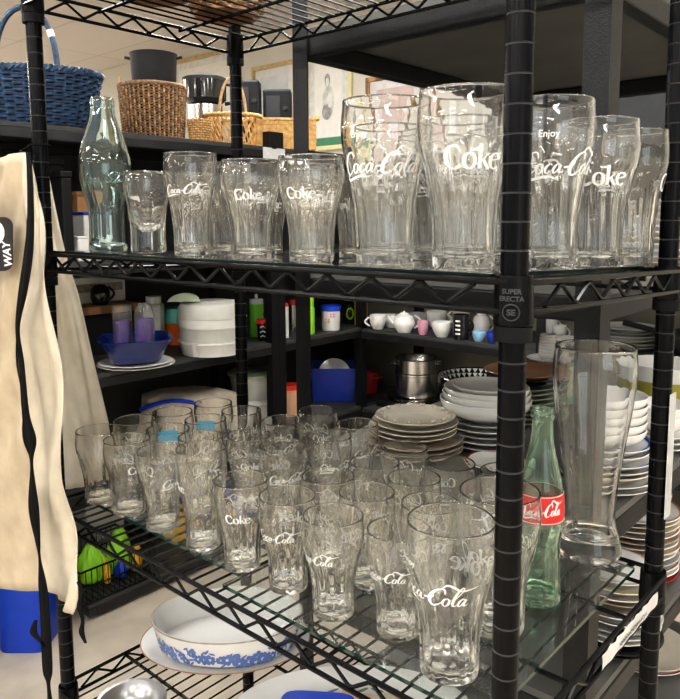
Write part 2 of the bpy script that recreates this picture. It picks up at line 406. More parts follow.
# paper label on the right end rail of the lower shelf, strip behind the right post
a, b = at(600, 655, X=OFF+.004), at(655, 585, X=OFF+.004)
mb = MB(); zc = ZS['M']-GAP/2; N = 24
ya, yb = a.y+.005, b.y+.01
rows = []
for i in range(N+1):
    t = i/N; y = ya+(yb-ya)*t; wv = .0008*math.sin(i*1.7)
    rows.append([(OFF+.0048+wv, y, zc+.0115+.001*math.sin(i*2.3)), (OFF+.0056-wv, y, zc+.004), (OFF+.0054+wv, y, zc-.004), (OFF+.0050, y, zc-.0075+.001*math.sin(i*1.3))])
mb.add([p for r in rows for p in r], [(4*i+j, 4*i+j+1, 4*i+j+5, 4*i+j+4) for i in range(N) for j in range(3)])
lab = rackobj('rail_label', mb, M['paper']); lab['label'] = 'crumpled white paper label on the end rail'
mb = MB(); random.seed(3)
for i in range(14):   # scrawled, unreadable handwriting
    y0 = ya+(yb-ya)*(.28+.035*i); pts = [(y0+.006*math.sin(j*2.1+i), zc+.003*math.cos(j*2.9+i*1.3)+.0005*j) for j in range(5)]
    mb.ribbon(pts, .0011, fn=lambda y, z: (OFF+.0068, y, z))
rackobj('handwriting', mb, M['ink'], lab, smooth=False)
mb = MB(); z0, z1 = at(658, 515, Y=RD).z, at(662, 392, Y=RD).z
mb.box(.0135, RD-.010, z0, .0150, RD+.013, z1)
st = rackobj('label_strip', mb, M['tape'], smooth=False); st['label'] = 'translucent plastic label strip along the post'

# ================================================================ GLASS SHELF PANELS
def pane(x0, y0, x1, y1, z, label, tilt=0):
    mb = MB(); mb.box(x0, y0, z, x1, y1, z+.0055)
    mb.m = [0, 0, 1, 1, 1, 1]; mb.v = [(a, b, c-tilt*b) for a, b, c in mb.v]
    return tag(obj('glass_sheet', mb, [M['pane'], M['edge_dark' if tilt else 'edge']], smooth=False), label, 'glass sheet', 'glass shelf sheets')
PU, PM = ZS['U']+.0006, ZS['M']+.0006
pane(-.868, .0, -.025, .425, PU, 'flat clear glass sheet lying on the upper shelf of the black wire rack', TILT)
e1 = at(140, 527, z=PM); e2 = at(239, 577, z=PM); e3 = at(240, 597, z=PM)
pane(-.868, e2.y, e2.x, .425, PM, 'green-edged glass sheet on the lower shelf, at the apron end')
pane(e2.x+.006, min(e3.y, e2.y-.012), -.022, .42, PM, 'green-edged glass sheet on the lower shelf, at the vase end')
TU, TM = PU+.0058, PM+.0058

# ================================================================ DRINKING GLASSES
def glass_profile(kind):
    if kind == 'short': h = .128; o = [(0, .26), (.02, .265), (.10, .268), (.25, .270), (.40, .290), (.55, .330), (.68, .370), (.76, .388), (.84, .3945), (.91, .388), (.96, .382), (1, .383)]; w = .0017; base = .0065; R = .1
    if kind == 'tall': h = .154; o = [(0, .255), (.03, .26), (.10, .262), (.25, .266), (.40, .285), (.55, .325), (.68, .362), (.76, .378), (.84, .3845), (.91, .380), (.96, .374), (1, .375)]; w = .0017; base = .007; R = .1
    if kind == 'large': h = .173; o = [(0, .320), (.03, .328), (.10, .332), (.25, .338), (.40, .362), (.55, .410), (.67, .462), (.75, .490), (.83, .500), (.90, .492), (.96, .480), (1, .480)]; w = .0021; base = .011; R = .1
    pts = spline([(z*h, r*R, 0) for z, r in o], 3)
    return h, [(r, z) for z, r, _ in pts], w, base
def radius_at(prof, z):
    for (r0, z0), (r1, z1) in zip(prof, prof[1:]):
        if z0 <= z <= z1: return r0+(r1-r0)*(z-z0)/max(1e-9, z1-z0)
    return prof[-1][0]
def glass_mesh(kind, m, flutes=14, depth_=.045):
    h, prof, w, base = glass_profile(kind)
    def win(z):
        t = z/h; return max(0, min(1, (t-.015)/.05))*max(0, min(1, (.70-t)/.14))
    outer = [(0, .0012), (prof[0][0]*.55, .0008), (prof[0][0]*.80, 0)]+[(r*(.965 if i == 0 else 1), z) for i, (r, z) in enumerate(prof)]
    inner = [(r-w*(1 if z > .35*h else 1.25), z) for r, z in prof if z > base+.004]
    rim = [(prof[-1][0]-w*.08, h+.0005), (prof[-1][0]-w*.3, h+.0009), (prof[-1][0]-w*.7, h+.0009), (prof[-1][0]-w*.92, h+.0005)]
    r0 = inner[0][0]
    full = outer+rim+inner[::-1]+[(r0*.92, base+.0012), (r0*.72, base-.0008), (r0*.3, base-.0016), (0, base-.0016)]
    no = len(outer); idx = {}
    def mod_factory():
        def mod(a, r, z): return r
        return mod
    mb = MB(); n = flutes*6
    v = []; rows = []
    for i, (r, z) in enumerate(full):
        if r < 1e-7: rows.append([len(v)]); v.append((0, 0, z)); continue
        row = []; isout = i < no
        for k in range(n):
            a = 2*PI*k/n; c = .5-.5*math.cos(flutes*(a+1.6*z))
            q = r*(1-depth_*win(z)*c) if isout else r*(1-depth_*.55*win(z)*(.5-.5*math.cos(flutes*(a+1.6*z)+.9)))
            row.append(len(v)); v.append((q*math.cos(a), q*math.sin(a), z))
        rows.append(row)
    f = []
    for A, B in zip(rows, rows[1:]):
        for k in range(n):
            k2 = (k+1) % n
            if len(A) == 1: f.append((A[0], B[k2], B[k]))
            elif len(B) == 1: f.append((A[k], A[k2], B[0]))
            else: f.append((A[k], A[k2], B[k2], B[k]))
    mb.add(v, f); return mesh('drinking_glass', mb, m, angle=60), prof, h
def print_mesh(which, prof, h, zc, cap, ang, kx=1):
    def fn(x, y):
        z = zc*h+y; r = radius_at(prof, z)+.0005; a = ang+x/radius_at(prof, zc*h)
        return (r*math.cos(a), r*math.sin(a), z)
    return mesh('printed_lettering', lettering(which, cap, fn, kx=kx), M['white'], angle=180)
PROTO = {}
def proto(kind, m, enjoy=False):
    me, prof, h = glass_mesh(kind, m)
    cap = dict(short=.0125, tall=.0125, large=.0205)[kind]
    zc = .605 if kind == 'large' else .64
    p1 = print_mesh(strokes_coke, prof, h, zc, cap, -PI/2)
    p2 = print_mesh(strokes_coca_cola, prof, h, zc, cap*.98, PI/2)
    PROTO[kind] = (me, p1, p2, h)
    if enjoy:
        tm = text('Enjoy', .010, .0001)
        def fn(x, y, z):
            zz = .765*h+y; r = radius_at(prof, zz)+.0005; a = PI/2+(x-.022)/r; return (r*math.cos(a), r*math.sin(a), zz)
        PROTO['enjoy'] = mesh('printed_lettering', remap(tm, fn), M['white'], angle=180)
proto('short', M['warm']); proto('tall', M['warm']); proto('large', M['clear'], True)
def drinking_glass(kind, x, y, z, label, group, face=0, first='coke', scale=1.0, sz=None):
    """face = degrees the print is turned from facing the viewer"""
    me, p1, p2, h = PROTO[kind]
    if z == TU: z += .0011-TILT*y
    o = bpy.data.objects.new('drinking_glass', me); C.objects.link(o); o.location = (x, y, z)
    o.rotation_euler.z = math.atan2(CAM.y-y, CAM.x-x)+math.radians(face)+(PI/2 if first == 'coke' else -PI/2)
    o.scale = (scale, scale, sz or scale)
    tag(o, label, 'drinking glass', group)
    for p in (p1, p2): q = bpy.data.objects.new('printed_lettering', p); C.objects.link(q); q.parent = o
    if kind == 'large' and first == 'cola': q = bpy.data.objects.new('printed_lettering', PROTO['enjoy']); C.objects.link(q); q.parent = o
    return o
G1, G2, G3 = 'fluted soda glasses on the lower shelf', 'fluted soda glasses on the upper shelf', 'large soda glasses'
rows = [
 ('front row', [(-.820, .044, 's', 60, 0), (-.735, .048, 's', 30, 0), (-.642, .051, 's', 50, 1), (-.538, .052, 't', -75, 0), (-.445, .050, 's', -8, 0), (-.353, .052, 's', 150, 0), (-.264, .045, 's', -45, 1), (-.178, .066, 's', -30, 1), (-.090, .042, 'l', -36, 1)]),
 ('second row', [(-.828, .123, 's', 20, 0), (-.731, .127, 's', -20, 1), (-.652, .138, 's', 20, 1), (-.361, .141, 's', -25, 0), (-.281, .131, 's', 140, 0), (-.194, .155, 's', 170, 0), (-.092, .150, 'l', 150, 1)]),
 ('third row', [(-.822, .201, 's', 15, 1), (-.731, .209, 's', 40, 1), (-.597, .198, 's', 5, 0), (-.510, .194, 's', 10, 1), (-.348, .231, 's', 70, 1), (-.264, .216, 's', 30, 0)]),
 ('fourth row', [(-.815, .293, 's', 80, 0), (-.728, .292, 's', 120, 0), (-.618, .297, 's', 0, 1), (-.489, .283, 's', 20, 1), (-.357, .318, 's', 150, 1), (-.259, .301, 's', 15, 1), (-.178, .325, 's', 80, 0)]),
 ('back row', [(-.616, .388, 's', 10, 0), (-.501, .370, 's', 40, 1)]),
]
KIND = dict(s='short', t='tall', l='large'); ADJ = dict(s='short fluted glass', t='taller fluted glass', l='large fluted glass')
KM = (CAM.z-TM)/(CAM.z-(ZS['M']+.012))
for rn, lst in rows:
    for i, (x, y, k, fc, cl) in enumerate(lst):
        x, y = CAM.x+(x-CAM.x)*KM, CAM.y+(y-CAM.y)*KM
        o = drinking_glass(KIND[k], x, y, TM, f'{ADJ[k]}, white script, {NTH[i]} from the apron, lower shelf\'s {rn}', G1, fc, 'cola' if cl else 'coke')
        if rn in ('second row', 'third row') and i == 1:   # a blue price sticker inside the far wall
            a0 = math.atan2(CAM.y-y, CAM.x-x)+PI-o.rotation_euler.z; mb = MB(); v = []
            for j in range(2):
                for k in range(9): a = a0-.55+1.1*k/8; v.append((.0345*math.cos(a), .0345*math.sin(a), .096+.019*j))
            mb.add(v, [(k, k+1, k+10, k+9) for k in range(8)]); sk = obj('price_sticker', mb, M['sticker'], o, angle=180); sk['label'] = 'light blue sticker inside the glass'
# upper shelf
def upper(px, py, kind, label, face, first, Y, h=None, w=None):
    p = at(px, py, Y=Y); hh = PROTO[kind][3]; s = (p.z-TU+TILT*Y-.0011)/hh
    return drinking_glass(kind, p.x, Y, TU, label, G2, face, first, w or 1, s)
upper(190, 154, 'tall', 'taller fluted glass just right of the small thick-bottomed glass, upper shelf', 160, 'coke', .055)
upper(226, 164, 'short', 'short fluted glass half hidden behind the taller fluted glass, upper shelf', 90, 'coke', .140)
upper(250, 161, 'short', 'short glass with white script, fourth from the left post, upper shelf front row', -5, 'coke', .05)
upper(311, 157, 'short', 'short wide-rimmed glass with white script just left of the large glasses', -20, 'coke', .05, w=1.04)
upper(385, 102, 'large', 'large glass with long white script facing front, left of the near post', -10, 'cola', .062)
upper(466, 92, 'large', 'large glass with short white word beside the near post, upper shelf', 12, 'coke', .063)
upper(550, 102, 'large', 'large glass with long white script just right of the near post, upper shelf', 25, 'cola', .178)
upper(598, 122, 'large', 'large glass with short white word, second right of the near post', 10, 'coke', .285)
upper(636, 132, 'large', 'large glass at the right end of the upper shelf, next to the right post', 100, 'coke', .385, w=.84)
for x, y, k, lab, fc in ((-.65, .14, 'short', 'short fluted glass behind the small thick-bottomed glass, upper shelf', 40), (-.385, .14, 'short', 'short glass behind the upper shelf\'s two short front-row glasses', 20),
                         (-.275, .165, 'large', 'large glass behind the large glass with long white script, upper shelf', -30), (-.165, .172, 'large', 'large glass behind the glass with the short white word, upper shelf', 80),
                         (-.17, .285, 'large', 'large glass farthest back behind the near post, upper shelf', 10), (-.28, .28, 'large', 'large glass at the back of the upper shelf, left of its twin', 45), (-.48, .235, 'short', 'short fluted glass deep in the middle of the upper shelf', 120),
                         (-.395, .245, 'short', 'short fluted glass at the back of the upper shelf middle', 60), (-.60, .25, 'short', 'short fluted glass at the back left of the upper shelf', 15)):
    drinking_glass(k, x, y, TU, lab, G2, fc, 'coke')
# small thick-bottomed glass
pr = [(0, .001), (.022, 0), (.0262, .0015), (.027, .006), (.0268, .02), (.0275, .045), (.0305, .07), (.0335, .088), (.0350, .1), (.0345, .112), (.0335, .1225), (.0325, .124), (.0316, .1225), (.0325, .112), (.0327, .1), (.030, .086), (.0255, .07), (.019, .052), (.014, .042), (.0105, .036), (.006, .033), (0, .032)]
p = at(146, 170, Y=.05)
tag(obj('drinking_glass', MB().lathe(pr, 64, mod=lambda a, r, z: r*(1-.03*(.5-.5*math.cos(10*a))*(1 if .01 < z < .08 and r > .0262 else 0))), M['clear'], loc=(p.x, .05, TU), angle=60), 'small glass with a thick tapering bottom, beside the aqua contour bottle', 'drinking glass', G2)

# ================================================================ BOTTLES AND VASE
def contour_bottle(name, label, m, prof, wall, loc, fl, fdep):
    P = [(r, z) for z, r, _ in spline([(z, r, 0) for r, z in prof], 4)]; h = P[-1][1]
    def win(z): return sum(max(0, min(1, (z/h-a)/.04))*max(0, min(1, (b-z/h)/.05)) for a, b in fl)
    outer = [(0, .004), (P[0][0]*.6, .003), (P[0][0]*.85, 0)]+P
    inner = [(max(.004, r-wall), z) for r, z in P if z > .012]
    full = outer+[(P[-1][0]-wall*.3, h+.001), (P[-1][0]-wall*.8, h+.0005)]+inner[::-1]+[(inner[0][0]*.6, .009), (0, .010)]
    no = len(outer); n = 80; mb = MB(); cnt = [0]
    ids = {(round(r, 6), round(z, 6)) for r, z in outer}
    def mod(a, r, z):
        return r*(1-fdep*win(z)*(.5-.5*math.cos(10*a))) if (round(r, 6), round(z, 6)) in ids else r*(1-.3*fdep*win(z)*(.5-.5*math.cos(10*a)))
    o = obj(name, mb.lathe(full, n, mod=mod), m, loc=loc, angle=60); tag(o, label, 'bottle'); return o, P
def facing(x, y, off=0): return math.atan2(CAM.y-y, CAM.x-x)+math.radians(off)
pb = at(102, 97, Y=.058)
bp = [(.0285, 0), (.0312, .004), (.0306, .018), (.0298, .030), (.0294, .050), (.0303, .070), (.0325, .083), (.0360, .096), (.0400, .113), (.0420, .130), (.0422, .142), (.0408, .155), (.0375, .170), (.0315, .189), (.0255, .205), (.0215, .218), (.0192, .230), (.0186, .236), (.0195, .239), (.0197, .2445), (.0180, .2495)]
k = (pb.z-TU)/.250
b1, P1 = contour_bottle('contour_bottle', 'large empty aqua glass contour bottle at the left end of the upper shelf', M['aqua'], [(r, z*k) for r, z in bp], .0032, (pb.x, .058, TU-.002), [(.06, .33), (.62, .78)], .03)
fa = facing(pb.x, .058)
def wrapb(P, zc, ang, extra):
    def fn(x, y):
        z = zc+y; r = radius_at(P, z)+extra; a = ang+x/radius_at(P, zc); return (r*math.cos(a), r*math.sin(a), z)
    return fn
mb = MB(); lettering(strokes_coca_cola, .0145, wrapb(P1, .119, fa-.1, .0008), mb)
rw = MB()
for s in strokes_coca_cola()[0]:
    f0 = wrapb(P1, .119, fa-.1, .0004); S = [f0((x-4.95/2)*.0135, (y-.4)*.0135) for x, y, w_ in s]
    if len(S) > 2: rw.tube(S, [.0005+w_*.0045 for x, y, w_ in s], 6)
obj('embossed_lettering', rw, M['aqua'], b1)
pg = at(537.5, 598, z=TM)
gp = [(.0265, 0), (.0285, .005), (.0288, .018), (.0278, .05), (.0270, .072), (.0280, .090), (.0298, .106), (.0300, .130), (.0292, .142), (.0262, .162), (.0215, .183), (.0165, .205), (.0140, .222), (.0133, .238), (.0135, .243), (.0152, .2455), (.0155, .2485), (.0138, .2505), (.0136, .255), (.0132, .2565)]
b2, P2 = contour_bottle('contour_bottle', 'green glass contour bottle with a red label, behind the near post', M['green'], gp, .0028, (pg.x, pg.y, TM), [(.06, .36)], .035)
fa = facing(pg.x, pg.y)
za, zb = .113, .150
lb = MB(); n = 64; vs = []
for i in range(7):
    z = za+(zb-za)*i/6
    for kk in range(n):
        a = 2*PI*kk/n; r = radius_at(P2, z)+.0004; vs.append((r*math.cos(a), r*math.sin(a), z))
lb.add(vs, [(i*n+kk, i*n+(kk+1) % n, (i+1)*n+(kk+1) % n, (i+1)*n+kk) for i in range(6) for kk in range(n)])
M['label_red'] = mat('red bottle label', (.60, .018, .014), .35, var=.03)
l1 = obj('wrap_label', lb, M['label_red'], b2); l1['label'] = 'red wrap-around label with white script'
mb = MB()
for da in (.15, .15+PI*.66, .15-PI*.66):
    lettering(strokes_coca_cola, .0150, wrapb(P2, .1310, fa+da, .0008), mb, kx=.66)
for z in (za+.0015, zb-.0015):
    mb.tube([((radius_at(P2, z)+.0004)*math.cos(2*PI*i/48), (radius_at(P2, z)+.0004)*math.sin(2*PI*i/48), z) for i in range(48)], .0005, 5, True)
obj('printed_lettering', mb, M['white'], l1, angle=180)
pv = at(588, 553, z=TM)
vp = [(.040, 0), (.0455, .003), (.0468, .010), (.0455, .018), (.0420, .030), (.0378, .045), (.0358, .060), (.0358, .075), (.0380, .100), (.0425, .135), (.0480, .175), (.0540, .215), (.0578, .245), (.0588, .265), (.0580, .283), (.0562, .300)]
vs = (at(590, 348, X=pv.x).z-TM)/.300
V = [(r, z*vs) for z, r, _ in spline([(z, r, 0) for r, z in vp], 4)]
vi = [(r-.0024, z) for r, z in V if z > .034]
full = [(0, .005), (.03, .004), (.036, 0)]+V+[(V[-1][0]-.0006, V[-1][1]+.001), (V[-1][0]-.0018, V[-1][1]+.001)]+vi[::-1]+[(vi[0][0]*.8, .027), (vi[0][0]*.4, .023), (0, .022)]
tag(obj('beer_glass', MB().lathe(full, 72), M['clear'], loc=(pv.x, pv.y, TM), angle=60), 'tall waisted clear beer glass with thick foot, beside the right post', 'glass')

# ================================================================ STEEL SHELVING UNITS BEHIND
def steel_unit(name, label, x0, y0, x1, y1, levels, posts, top, lipw=.042, flange=.041, m='blacksteel', deckm='darkdeck', y0s=None, back=None):
    """posts: (x, y, sx, sy) - the outer corner of an angle post and the directions its flanges run"""
    c = Vector(((x0+x1)/2, (y0+y1)/2, 0)); t = thing(name, label, 'shelving unit', c)
    def sub(mb): mb.v = [tuple(Vector(p)-c) for p in mb.v]; return mb
    for (x, y, sx, sy) in posts:
        mb = MB()
        def bx(a0, b0, a1, b1): mb.box(min(a0, a1), min(b0, b1), 0, max(a0, a1), max(b0, b1), top)
        bx(x, y, x+sx*flange, y+sy*.003); bx(x, y+sy*.003, x+sx*.003, y+sy*flange)
        obj('post', sub(mb), M[m], t, smooth=False)
    Y0 = y0
    for z in levels:   # z = upper face of the deck
        y0 = (y0s or {}).get(z, Y0)
        mb = MB(); e = .006
        mb.box(x0+e, y0+e, z-.014, x1-e, y1-e, z)
        d = obj('shelf_deck', sub(mb), [M[deckm]], t, smooth=False)
        mb = MB()
        for (a, b, c_, d_) in ((x0+.004, y0+.004, x1-.004, y0+.034), (x0+.004, y1-.034, x1-.004, y1-.004), (x0+.004, y0+.034, x0+.034, y1-.034), (x1-.034, y0+.034, x1-.004, y1-.034)):
            mb.box(a, b, z-lipw, c_, d_, z-.0145)
        obj('beam', sub(mb), M['lip' if m == 'blacksteel' else m], t, smooth=False, bevel=.004)
    if back:
        (a, b, c_, d_), mk = back; obj('back_panel', sub(MB().box(a, b, .03, c_, d_, levels[-1]-.045)), M[mk], t, smooth=False)  # added dark sheet standing for shade and dark clutter behind the shelves
    return t
DX0, DX1, DY0, DY1 = -.766, -.109, .480, 1.42
LD = [.14, .345, .650, .955, 1.345, 1.832]
steel_unit('steel_shelving_unit', 'black hammered steel shelving unit right behind the wire rack, holding stacked dishes', DX0, DY0, DX1, DY1, LD,
           [(DX0, DY0, 1, 1), (DX1, DY0, -1, 1), (DX0, DY1, 1, -1), (DX1, DY1, -1, -1)], 1.95, .055, m='hammer', deckm='deck')
LA = [.064, .495, .905, 1.31, 1.765]
ya = at(279, 330, X=-2.0).Y if False else at(279, 330, X=-2.0).y
steel_unit('steel_shelving_unit', 'long black steel shelving unit along the left aisle, holding baskets and plastic ware', -2.5, -1.1, -2.0, 2.64, LA,
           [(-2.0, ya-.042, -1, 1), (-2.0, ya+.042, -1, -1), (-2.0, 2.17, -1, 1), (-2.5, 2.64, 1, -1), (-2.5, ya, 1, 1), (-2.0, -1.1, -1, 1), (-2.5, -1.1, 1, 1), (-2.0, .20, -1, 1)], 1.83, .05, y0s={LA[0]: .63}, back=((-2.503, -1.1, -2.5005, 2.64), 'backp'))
xe = at(541, 320, Y=2.14).x
steel_unit('steel_shelving_unit', 'black steel shelving unit against the back wall, holding cups and cookware', -1.985, 2.14, .12, 2.64, LA,
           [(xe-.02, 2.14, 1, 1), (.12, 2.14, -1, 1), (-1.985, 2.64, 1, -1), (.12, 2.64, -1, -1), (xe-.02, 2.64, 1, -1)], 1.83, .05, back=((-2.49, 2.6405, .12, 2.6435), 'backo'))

# ================================================================ APRON HANGING ON THE LEFT POST
ap = thing('apron', 'cream canvas apron with black ribbon tie hanging at the rack\'s left end', 'apron', (-.95, -.04, 1.52))
AO = Vector((-.95, -.04, 1.52))
def sheet(left, right, m, name, parent, fold, nu=26, nv=50, plane=None, axis='y', thick=.0012):
    """cloth between two edges given as photo points on an upright plane"""
    def edge(pts):
        P = [at(x, y, **plane) for x, y in pts]; P = spline([tuple(p) for p in P], 12)
        L = [0]
        for a, b in zip(P, P[1:]): L.append(L[-1]+math.dist(a, b))
        out = []
        for j in range(nv+1):
            s = L[-1]*j/nv; i = max(k for k in range(len(L)) if L[k] <= s+1e-9); i = min(i, len(P)-2); t = (s-L[i])/max(1e-9, L[i+1]-L[i])
            out.append(Vector([P[i][q]+(P[i+1][q]-P[i][q])*t for q in range(3)]))
        return out
    A, B = edge(left), edge(right); mb = MB(); v = []
    for j in range(nv+1):
        for i in range(nu+1):
            p = A[j].lerp(B[j], i/nu); d = fold(i/nu, j/nv)
            p += Vector((0, -d, 0)) if axis == 'y' else Vector((d, 0, 0)); v.append(p-AO)
    mb.add(v, [(j*(nu+1)+i, j*(nu+1)+i+1, (j+1)*(nu+1)+i+1, (j+1)*(nu+1)+i) for j in range(nv) for i in range(nu)])
    o = obj(name, mb, m, parent, angle=180); s = o.modifiers.new('thickness', 'SOLIDIFY'); s.thickness = thick; return o
YP = -.045
def fold1(u, v): return .006*math.sin(7*u+3*v)*min(1, v*3)+.004*math.sin(15*u-5*v+1)+.004*math.sin(23*u+17*v+2*math.sin(9*v))+.002*math.sin(41*v+13*u)
def fold2(u, v): return .003*math.sin(5*u+2*v+1)+.0025*math.sin(13*u-9*v)+.0025*math.sin(19*u+23*v+2*math.sin(7*v))+.006*math.sin(17*v+3*u)
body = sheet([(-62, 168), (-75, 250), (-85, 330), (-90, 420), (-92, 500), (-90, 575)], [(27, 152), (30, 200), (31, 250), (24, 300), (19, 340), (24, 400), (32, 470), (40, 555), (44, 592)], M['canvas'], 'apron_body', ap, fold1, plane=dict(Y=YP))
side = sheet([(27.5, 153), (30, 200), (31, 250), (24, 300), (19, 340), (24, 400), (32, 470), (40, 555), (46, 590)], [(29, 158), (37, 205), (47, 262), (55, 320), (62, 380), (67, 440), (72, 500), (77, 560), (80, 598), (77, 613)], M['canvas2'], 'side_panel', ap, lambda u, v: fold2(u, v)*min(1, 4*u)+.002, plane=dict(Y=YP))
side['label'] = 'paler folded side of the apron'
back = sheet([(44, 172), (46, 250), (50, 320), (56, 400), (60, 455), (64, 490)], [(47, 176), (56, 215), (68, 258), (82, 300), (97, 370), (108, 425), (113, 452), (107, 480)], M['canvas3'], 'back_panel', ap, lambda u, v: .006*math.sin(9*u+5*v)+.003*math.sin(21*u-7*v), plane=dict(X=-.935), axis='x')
# black ribbon: wide where it trims the body, twisted below
def rib(pts, name, parent):
    mb = MB(); v = []
    Q = spline(pts, 8)
    for x, y, w_ in Q:
        for s in (-.5, .5):
            p = at(x+s*w_, y, Y=YP-.030); v.append(p-AO)
    mb.add(v, [(2*i, 2*i+1, 2*i+3, 2*i+2) for i in range(len(Q)-1)])
    o = obj(name, mb, M['ribbon'], parent, angle=180); s = o.modifiers.new('thickness', 'SOLIDIFY'); s.thickness = .0012; return o
r = rib([(28.5, 152, 4), (30.5, 180, 5.5), (31, 221, 6.5), (28.5, 257, 9), (23, 293, 8.5), (18, 328, 4), (22, 364, 5), (26, 413, 7), (31, 440, 11), (32, 464, 2.5), (34, 507, 10), (38, 540, 5), (40, 558, 2), (43, 585, 8), (45, 610, 9), (47, 650, 10), (48, 672, 9), (49, 686, 3), (52, 720, 8)], 'ribbon_tie', ap)
r['label'] = 'long black twisted ribbon tie'
rib([(79, 582, 4), (82, 592, 3), (80, 606, 5), (83, 620, 3), (82, 632, 5), (86, 643, 2)], 'ribbon_tie', ap)
rib([(36, 620, 3), (34, 632, 7), (40, 640, 5), (46, 646, 3)], 'ribbon_tie', ap)
# neck strap up to the post
mb = MB(); q = at(27, 154, Y=YP)
mb.tube([q-AO, Vector((-.907, -.026, q.z+.01))-AO]+[Vector((-.889+.0165*math.cos(a), .0165*math.sin(a), q.z+.02))-AO for a in [math.radians(235+20*i) for i in range(17)]]+[Vector((-.909, -.022, q.z+.012))-AO], .0022, 6)
obj('neck_loop', mb, M['ribbon'], ap)
# badge: black rounded plate with the word running upward
mb = MB(); cx0, cx1, cy0, cy1 = -40, 13, 217, 271; pts = []
for (ax, ay, a0) in ((cx1-9, cy0+9, -90), (cx1-9, cy1-9, 0), (cx0+9, cy1-9, 90), (cx0+9, cy0+9, 180)):
    for i in range(9):
        a = math.radians(a0+90*i/8); pts.append((ax+9*math.cos(a), ay+9*math.sin(a)))
mb.add([at(x, y, Y=YP-.032)-AO for x, y in pts], [tuple(range(len(pts)))])
bd = obj('badge', mb, M['badge'], ap, smooth=False); s = bd.modifiers.new('thickness', 'SOLIDIFY'); s.thickness = .001
bd['label'] = 'black rounded print with white lettering'
tm = text('WAY', 11, .35)
obj('badge_lettering', remap(tm, lambda x, y, z: at(10.8-y-x*.12, 254.5-x*.98-y*.12, Y=YP-.0335)-AO), M['white'], bd, smooth=False)
mb = MB(); mb.ribbon([(-10+12*math.cos(a), 233+12*math.sin(a)) for a in [2*PI*i/32 for i in range(33)]], 5, fn=lambda x, y: at(x, y, Y=YP-.0335)-AO)
obj('badge_ring', mb, M['white'], bd, smooth=False)

# ================================================================ SHAPES FOR CROCKERY
def plate_prof(R, h=.018, foot=.6, t=.0035):
    return [(0, .002), (R*foot*.93, .002), (R*foot*.95, 0), (R*foot, 0), (R*foot+.004, .003), (R*.86, h*.62), (R*.985, h*.93), (R, h), (R*.985, h+.0012), (R*.86, h*.62+t), (R*foot+.002, .003+t), (R*foot*.8, .0022+t), (0, .0022+t)]
def bowl_prof(R, h, foot=.5, t=.0035):
    P = [(0, .003), (R*foot*.9, .003), (R*foot*.92, 0), (R*foot, 0)]
    for i in range(1, 9):
        a = i/8; P.append((R*(foot+(1-foot)*math.sin(a*PI/2)**.9), .004+(h-.004)*a**1.5))
    P += [(R-t*.5, h+.0012)]
    for i in range(8, 0, -1):
        a = i/8; P.append((R*(foot+(1-foot)*math.sin(a*PI/2)**.9)-t, .004+t+(h-.004-t)*a**1.5))
    return P+[(R*foot*.7, .0045+t*.6), (0, .004+t*.6)]
def cup_prof(R, h, foot=.6, t=.003, belly=0):
    P = [(0, .003), (R*foot*.9, .003), (R*foot, 0)]
    for i in range(1, 11):
        a = i/10; P.append((R*(foot+(1-foot)*min(1, math.sin(a*PI/2)))+belly*math.sin(a*PI), h*a))
    P += [(R-t*.5, h+.001)]
    for i in range(10, 1, -1):
        a = i/10; P.append((R*(foot+(1-foot)*min(1, math.sin(a*PI/2)))+belly*math.sin(a*PI)-t, h*a))
    return P+[(R*foot*.8, .007), (0, .006)]
MC = {}
def cmesh(kind, R, h, m, foot=None, n=48):
    key = (kind, round(R, 4), round(h, 4), m, foot)
    if key not in MC:
        pr = plate_prof(R, h, foot or .6) if kind == 'plate' else bowl_prof(R, h, foot or .5) if kind == 'bowl' else cup_prof(R, h, foot or .6)
        MC[key] = mesh(kind, MB().lathe(pr, n), M[m] if isinstance(m, str) else [M[q] for q in m], angle=50)
    return MC[key]
def handle(R, h, m, parent, name='handle', z0=.2, z1=.85, out=.6, ang=0, th=.0045):
    pts = [(R*.93+R*out*math.sin(PI*i/10)*(1 if i else 1), 0, h*(z0+(z1-z0)*i/10)) for i in range(11)]
    c, s = math.cos(ang), math.sin(ang)
    return obj(name, MB().tube([(x*c, x*s, z) for x, y, z in pts], th, 8), M[m], parent)
def put(kind, me, loc, label, cat, group=None, rotz=0, name=None):
    o = bpy.data.objects.new(name or kind, me); C.objects.link(o); o.location = loc; o.rotation_euler.z = rotz
    return tag(o, label, cat, group)
rimcache = {}
def rim_line(o, R, h, m, w=.003, r2=None):
    """painted band lying on the rim of a plate"""
    k = (round(R, 4), round(h, 4), m, w)
    if k not in rimcache:
        z = h+.0016; mb = MB(); n = 64; v = []
        for rr, zz in ((R*.985, h+.0016), (R*.985-w, h+.0018-w*.18)):
            v += [(rr*math.cos(2*PI*i/n), rr*math.sin(2*PI*i/n), zz) for i in range(n)]
        mb.add(v, [(i, (i+1) % n, n+(i+1) % n, n+i) for i in range(n)])
        rimcache[k] = mesh('rim_band', mb, M[m], angle=180)
    q = bpy.data.objects.new('rim_band', rimcache[k]); C.objects.link(q); q.parent = o; return q
def stack(x, y, z, items, where, group, jitter=.003):
    """items from the bottom: (kind, R, h, step, material, adjective, band)"""
    n = len(items)
    for i, (kind, R, h, step, m, adj, band) in enumerate(items):
        top = n-1-i
        lab = f'{adj} {kind}, {ORD[top]} in the stack {where}'
        o = put(kind, cmesh(kind, R, h, m), (x+random.uniform(-jitter, jitter), y+random.uniform(-jitter, jitter), z), lab, kind, group)
        if band: rim_line(o, R, h, band, .005)
        z += step
    return z

